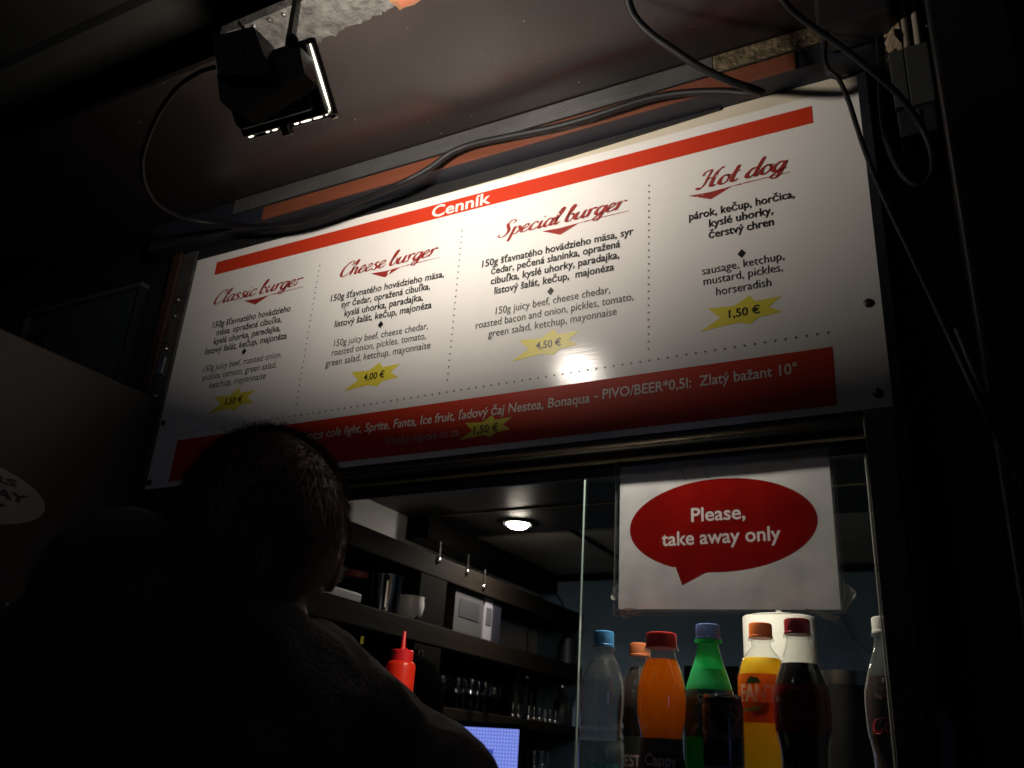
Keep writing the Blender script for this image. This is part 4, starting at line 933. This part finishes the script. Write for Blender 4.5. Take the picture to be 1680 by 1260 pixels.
# far right pier print
q = on_x(1560, 1220, -.021)
t = thing('sticker', (-.0215, q.y, q.z - .05), 'torn red and white sticker low on the dark pier at right', 'sticker')
B().box(-.0006, .0, -.03, .03, -.05, .06).done('paper', mat('torn_sticker', (.16, .12, .11), .6, var=.7, vscale=50), t)
B().box(-.0014, -.0008, -.02, .01, -.03, .01).done('print', mat('sticker_red', (.16, .02, .02), .6, var=.3), t)

# ================================================================== OPEN SHUTTER WITH OVAL SIGN
SH = thing('open_shutter', (-1.53, -.45, 0), 'dark brown metal shutter panel swung open left of the board', 'shutter')
def shp(b, name, m, smooth=False, parent=None, **k): bmesh.ops.transform(b.bm, matrix=Matrix.Translation((1.53, .45, 0)), verts=b.bm.verts); return b.done(name, m, parent or SH, smooth, **k)
m_sh = mat('brown_satin_metal', (.032, .029, .022), .45, metal=.15, var=.15, vscale=5, bump=.03)
shp(B().box(-1.545, -1.515, -.95, .0, 0.9, 2.104, .003), 'panel', m_sh)
shp(B().box(-1.548, -1.5145, -.0, .018, .9, 2.11, .002), 'edge_strip', m_dark)
shp(B().tube([(-1.514, .012, 1.0), (-1.514, .012, 2.10)], .004, 8, 0), 'hinge', m_dark)
OS = thing('oval_sign', (-1.5145, -.36, 1.815), 'grey white oval sign on the shutter at the left edge, lettered in black', 'sign')
sg = B().lathe([(1, 0), (1, .0008)], 64, mtx=Matrix.Rotation(PI / 2, 4, 'Y') @ Matrix.Diagonal((.054, .168, 1, 1))).done('plate', mat('grey_white_sign', (.22, .22, .20), .5, var=.08), OS)
def st(body, y0, y1, z, size, bold=.04, shear=0):
    o = text(body, y0, y1, z, size, 0, m_black, sg, bold, shear, fn=lambda a, b: (.0016, a, b)); return o
st('BURGERS', -.095, .103, .024, .016); st('TAKE AWAY', -.132, .131, .0, .020, .05); st('ONLY', -.085, .098, -.030, .027, .05)
t = thing('notice_sheet', (-1.5145, -.30, 1.50), 'pale grey notice low on the shutter, behind the man at the left edge', 'notice')
q = on_x(12, 1004, -1.515)
B().box(0, .0012, -.16, q.y + .30 + .02, .0, q.z - 1.50).done('paper', mat('grey_notice', (.28, .28, .25), .6, var=.1), t)
B().lathe([(.003, 0), (.0025, .002)], 10, mtx=Matrix.Translation((.0012, q.y + .295, q.z - 1.50 + .012)) @ Matrix.Rotation(PI / 2, 4, 'Y')).done('pin', m_bright, t)
# neighbour window beyond the shutter
t = thing('side_window', (-1.87, .0, 2.12), 'dim blue grey window with a dark frame, past the shutter at left', 'window')
m_fr = mat('dim_frame', (.05, .055, .055), .5)
B().box(-.20, .20, 0, .01, 0, .285).done('pane', mat('dim_blue_glass', (.035, .045, .05), .25, var=.15), t)
B().box(-.212, .212, -.014, .009, .286, .297, .002).done('frame', m_fr, t); B().box(-.214, -.203, -.012, .009, 0, .285, .002).done('frame', m_fr, t); B().box(.203, .210, -.012, .009, 0, .285, .002).done('frame', m_dark, t)
B().box(-.18, -.10, -.008, -.001, .0, .235, .002).done('blind', m_dark, t)

# ================================================================== MAN
def remesh(b, voxel, name, m, parent, smooth_it=6, disp=None):
    me = bpy.data.meshes.new(name); bmesh.ops.recalc_face_normals(b.bm, faces=b.bm.faces); b.bm.to_mesh(me); b.bm.free()
    o = link(name, me, None, parent)
    r = o.modifiers.new('r', 'REMESH'); r.mode = 'VOXEL'; r.voxel_size = voxel; r.use_smooth_shade = True
    s = o.modifiers.new('s', 'SMOOTH'); s.iterations = smooth_it; s.factor = .6
    if disp:
        tx = bpy.data.textures.new('folds', 'CLOUDS'); tx.noise_scale = disp[1]
        d = o.modifiers.new('d', 'DISPLACE'); d.texture = tx; d.strength = disp[0]; d.mid_level = .5
    bpy.context.view_layer.update()
    nm = bpy.data.meshes.new_from_object(o.evaluated_get(bpy.context.evaluated_depsgraph_get()))
    o.modifiers.clear(); o.data = nm; nm.materials.append(m)
    for p in nm.polygons: p.use_smooth = True
    return o
MX, MY, MYAW, LEAN = -.668, -.505, .80, 0
P_ = thing('person', (MX, MY, 0), 'man with short brown hair and dark hooded jacket, seen from behind, reading the price board', 'person')
P_.rotation_euler = (0, 0, MYAW)
hz = 1.628; tilt = Matrix.Rotation(.22, 3, 'X')
hc = Vector((0, .0, hz))
def hp_(x, y, z): return hc + tilt @ Vector((x, y, z))
sk = mat('skin', (.42, .20, .14), .5, var=.08, vscale=20)
b = B()
b.sphere(hp_(0, -.012, .025), (.076, .096, .092), tilt); b.sphere(hp_(0, .022, -.035), (.060, .072, .075), tilt); b.sphere(hp_(0, .052, -.085), (.030, .030, .024), tilt)
b.capsule(hp_(-.045, .02, -.065), hp_(-.012, .062, -.09), .022, .018); b.capsule(hp_(.045, .02, -.065), hp_(.012, .062, -.09), .022, .018)
b.capsule(hp_(0, .088, .015), hp_(0, .112, -.025), .009, .014); b.sphere(hp_(-.011, .100, -.03), .009); b.sphere(hp_(.011, .100, -.03), .009)
b.capsule(hp_(-.018, .092, -.056), hp_(.018, .092, -.056), .007, .007); b.capsule(hp_(-.015, .089, -.066), hp_(.015, .089, -.066), .007, .007)
b.capsule(hp_(-.045, .076, .028), hp_(-.012, .088, .026), .010, .009); b.capsule(hp_(.045, .076, .028), hp_(.012, .088, .026), .010, .009)
b.sphere(hp_(-.031, .078, .008), .0125); b.sphere(hp_(.031, .078, .008), .0125)
for s in (-1, 1):
    b.sphere(hp_(s * .079, -.002, -.005), (.008, .017, .030), tilt @ Matrix.Rotation(s * .25, 3, 'Z')); b.sphere(hp_(s * .083, -.012, .004), (.006, .010, .022), tilt)
b.capsule((0, -.022, 1.47), hp_(0, -.022, -.05), .058, .052)
b.capsule((0, -.02, 1.42), (0, -.01, 1.05), .11, .13); b.capsule((-.17, -.01, 1.41), (.17, -.01, 1.41), .055, .055); b.capsule((-.08, 0, .95), (.08, 0, .95), .10, .10)
for s in (-1, 1):
    sx, el, wr = Vector((s * .175, -.01, 1.40)), Vector((s * .235 + (.0 if s > 0 else .02), -.03, 1.12)), Vector((s * .225 + (.0 if s > 0 else .02), .035, .90))
    b.capsule(sx, el, .048, .038); b.capsule(el, wr, .036, .026)
    pal = wr + Vector((-s * .005, .035, -.055)); b.capsule(wr, pal, .024, .030)
    for k, (dx, ln) in enumerate(((-.026, .066), (-.009, .076), (.009, .072), (.026, .056))):
        a0 = pal + Vector((dx * .6, dx * .3, -.01)); a1 = a0 + Vector((dx * .3, .006, -ln * .5 - .012)); a2 = a1 + Vector((0, -.012, -ln * .4))
        b.capsule(a0, a1, .0095, .0085, 8); b.capsule(a1, a2, .0085, .0072, 8)
    th = pal + Vector((-s * .022, .012, .018)); t1 = th + Vector((-s * .018, .016, -.024)); b.capsule(th, t1, .012, .0095, 8); b.capsule(t1, t1 + Vector((-s * .002, .004, -.026)), .0095, .008, 8)
    hipp, kn, an_ = Vector((s * .09, 0, .93)), Vector((s * .10, .02, .50)), Vector((s * .11, -.01, .09))
    b.capsule(hipp, kn, .085, .055); b.capsule(kn, an_, .054, .038); b.capsule(an_ + Vector((0, 0, -.03)), an_ + Vector((s * .02, .13, -.055)), .034, .026)
remesh(b, .0062, 'body', sk, P_, 3)
# eyes are small parts of their own
for s in (-1, 1): B().sphere(hp_(s * .031, .086, .008), .0075, seg=12).done('eye', m_porc, P_, True)
# jacket with collar and hood
mj = mat('black_jacket_cloth', (.016, .0165, .014), .75, var=.25, vscale=30, bump=.3, bscale=220)
b = B()
b.capsule((-.03, -.04, 1.40), (0, -.02, 1.0), .155, .165); b.capsule((-.225, -.02, 1.45), (.155, -.02, 1.40), .088, .092); b.capsule((.02, -.03, 1.48), (.13, -.02, 1.42), .085, .083); b.capsule((-.10, -.05, 1.53), (-.24, -.02, 1.46), .08, .08); b.capsule((-.08, 0, .92), (.08, 0, .92), .145, .145)
b.sphere((-.035, -.085, 1.47), (.175, .085, .105), Matrix.Rotation(.5, 3, 'Y')); b.sphere((-.145, -.06, 1.555), (.08, .07, .085)); b.sphere((.045, -.065, 1.47), (.11, .07, .06))
b.capsule((-.085, .02, 1.49), (.085, .03, 1.46), .045, .045)
for s in (-1, 1):
    o_ = -.035 if s > 0 else 0
    b.capsule((s * .205 + o_, -.02, 1.385), (s * .24 + o_, -.03, 1.12), .084, .068); b.capsule((s * .24 + o_, -.03, 1.12), (s * .225 + o_, .03, .92), .068, .052)
bmesh.ops.translate(b.bm, vec=(.030, 0, .002), verts=b.bm.verts)
remesh(b, .010, 'jacket', mj, P_, 8, (.022, .09))
# raised collar edge
b = B(); pts = []
for i in range(-7, 8):
    a = -PI / 2 + i * .19; pts.append((.0 + .112 * math.cos(a), -.030 + .098 * math.sin(a), 1.525 + .0 * i + (-.006 * i) + .010 * math.cos(i * .4)))
b.tube(pts, lambda t: .010 + .004 * math.sin(t * PI), 10, 4); b.done('collar', mj, P_, True)
b = B()
b.capsule((-.07, 0, .95), (.07, 0, .95), .125, .125)
for s in (-1, 1): b.capsule((s * .09, 0, .92), (s * .10, .02, .50), .105, .078); b.capsule((s * .10, .02, .50), (s * .11, -.01, .09), .078, .066)
remesh(b, .012, 'trousers', mat('navy_denim', (.02, .025, .045), .8, bump=.2, bscale=200), P_, 6, (.015, .12))
for s in (-1, 1):
    b = B(); b.capsule((s * .11, -.03, .045), (s * .13, .14, .04), .045, .038); b.capsule((s * .11, -.01, .10), (s * .11, -.02, .05), .045, .045)
    remesh(b, .008, 'shoe', m_dark, P_, 3)
# hair: a cap that follows the skull and a few thousand short strands
mh = mat('brown_hair', (.17, .085, .042), .45, var=.3, vscale=60)
b = B(); b.sphere(hp_(0, -.020, .030), (.081, .098, .095), tilt, 36)
for v in b.bm.verts:
    q = tilt.inverted() @ (v.co - hc)
    if q.y > .045 and q.z < .055: v.co = hp_(q.x * .85, .035, q.z * .9)
    if q.z < -.045: v.co = hp_(q.x * .80, min(q.y, .0) * .80, -.045 + (q.z + .045) * .5)
cap_h = b.done('hair', mh, P_, True)
random.seed(21); V = []; Fs = []
for i in range(14000):
    z_ = random.uniform(-.62, 1); a = random.uniform(0, 2 * PI); r = math.sqrt(max(0, 1 - z_ * z_))
    d = Vector((r * math.cos(a), r * math.sin(a), z_)); q = Vector((0, -.020, .030)) + Vector((d.x * .0825, d.y * .0995, d.z * .0965))
    if q.y > .048 and q.z < .062: continue
    if abs(q.x) > .06 and q.z < -.005 and q.y > -.02: continue
    if q.z < -.055: continue
    flow = (Vector((.25 * math.sin(a * 2), -.55 if q.z > .02 else -.25, -.9 + .6 * (z_ > .6))) + Vector([random.gauss(0, .20) for _ in range(3)])).normalized()
    ln = random.uniform(.012, .024); flow = (flow - d * flow.dot(d) + d * .34).normalized()
    p0 = q - d * .0005; p1 = p0 + flow * ln * .5 + d * .001; p2 = p0 + flow * ln
    sd = flow.cross(d).normalized() * .0005; k = len(V)
    for p, w in ((p0, 1), (p1, .8), (p2, .15)):
        V.append(hp_(*(p + sd * w))); V.append(hp_(*(p - sd * w)))
    Fs += [(k, k + 1, k + 3, k + 2), (k + 2, k + 3, k + 5, k + 4)]
me = bpy.data.meshes.new('hair_strands'); me.from_pydata(V, [], Fs); hs = link('strands', me, mh, cap_h, kind='stuff')
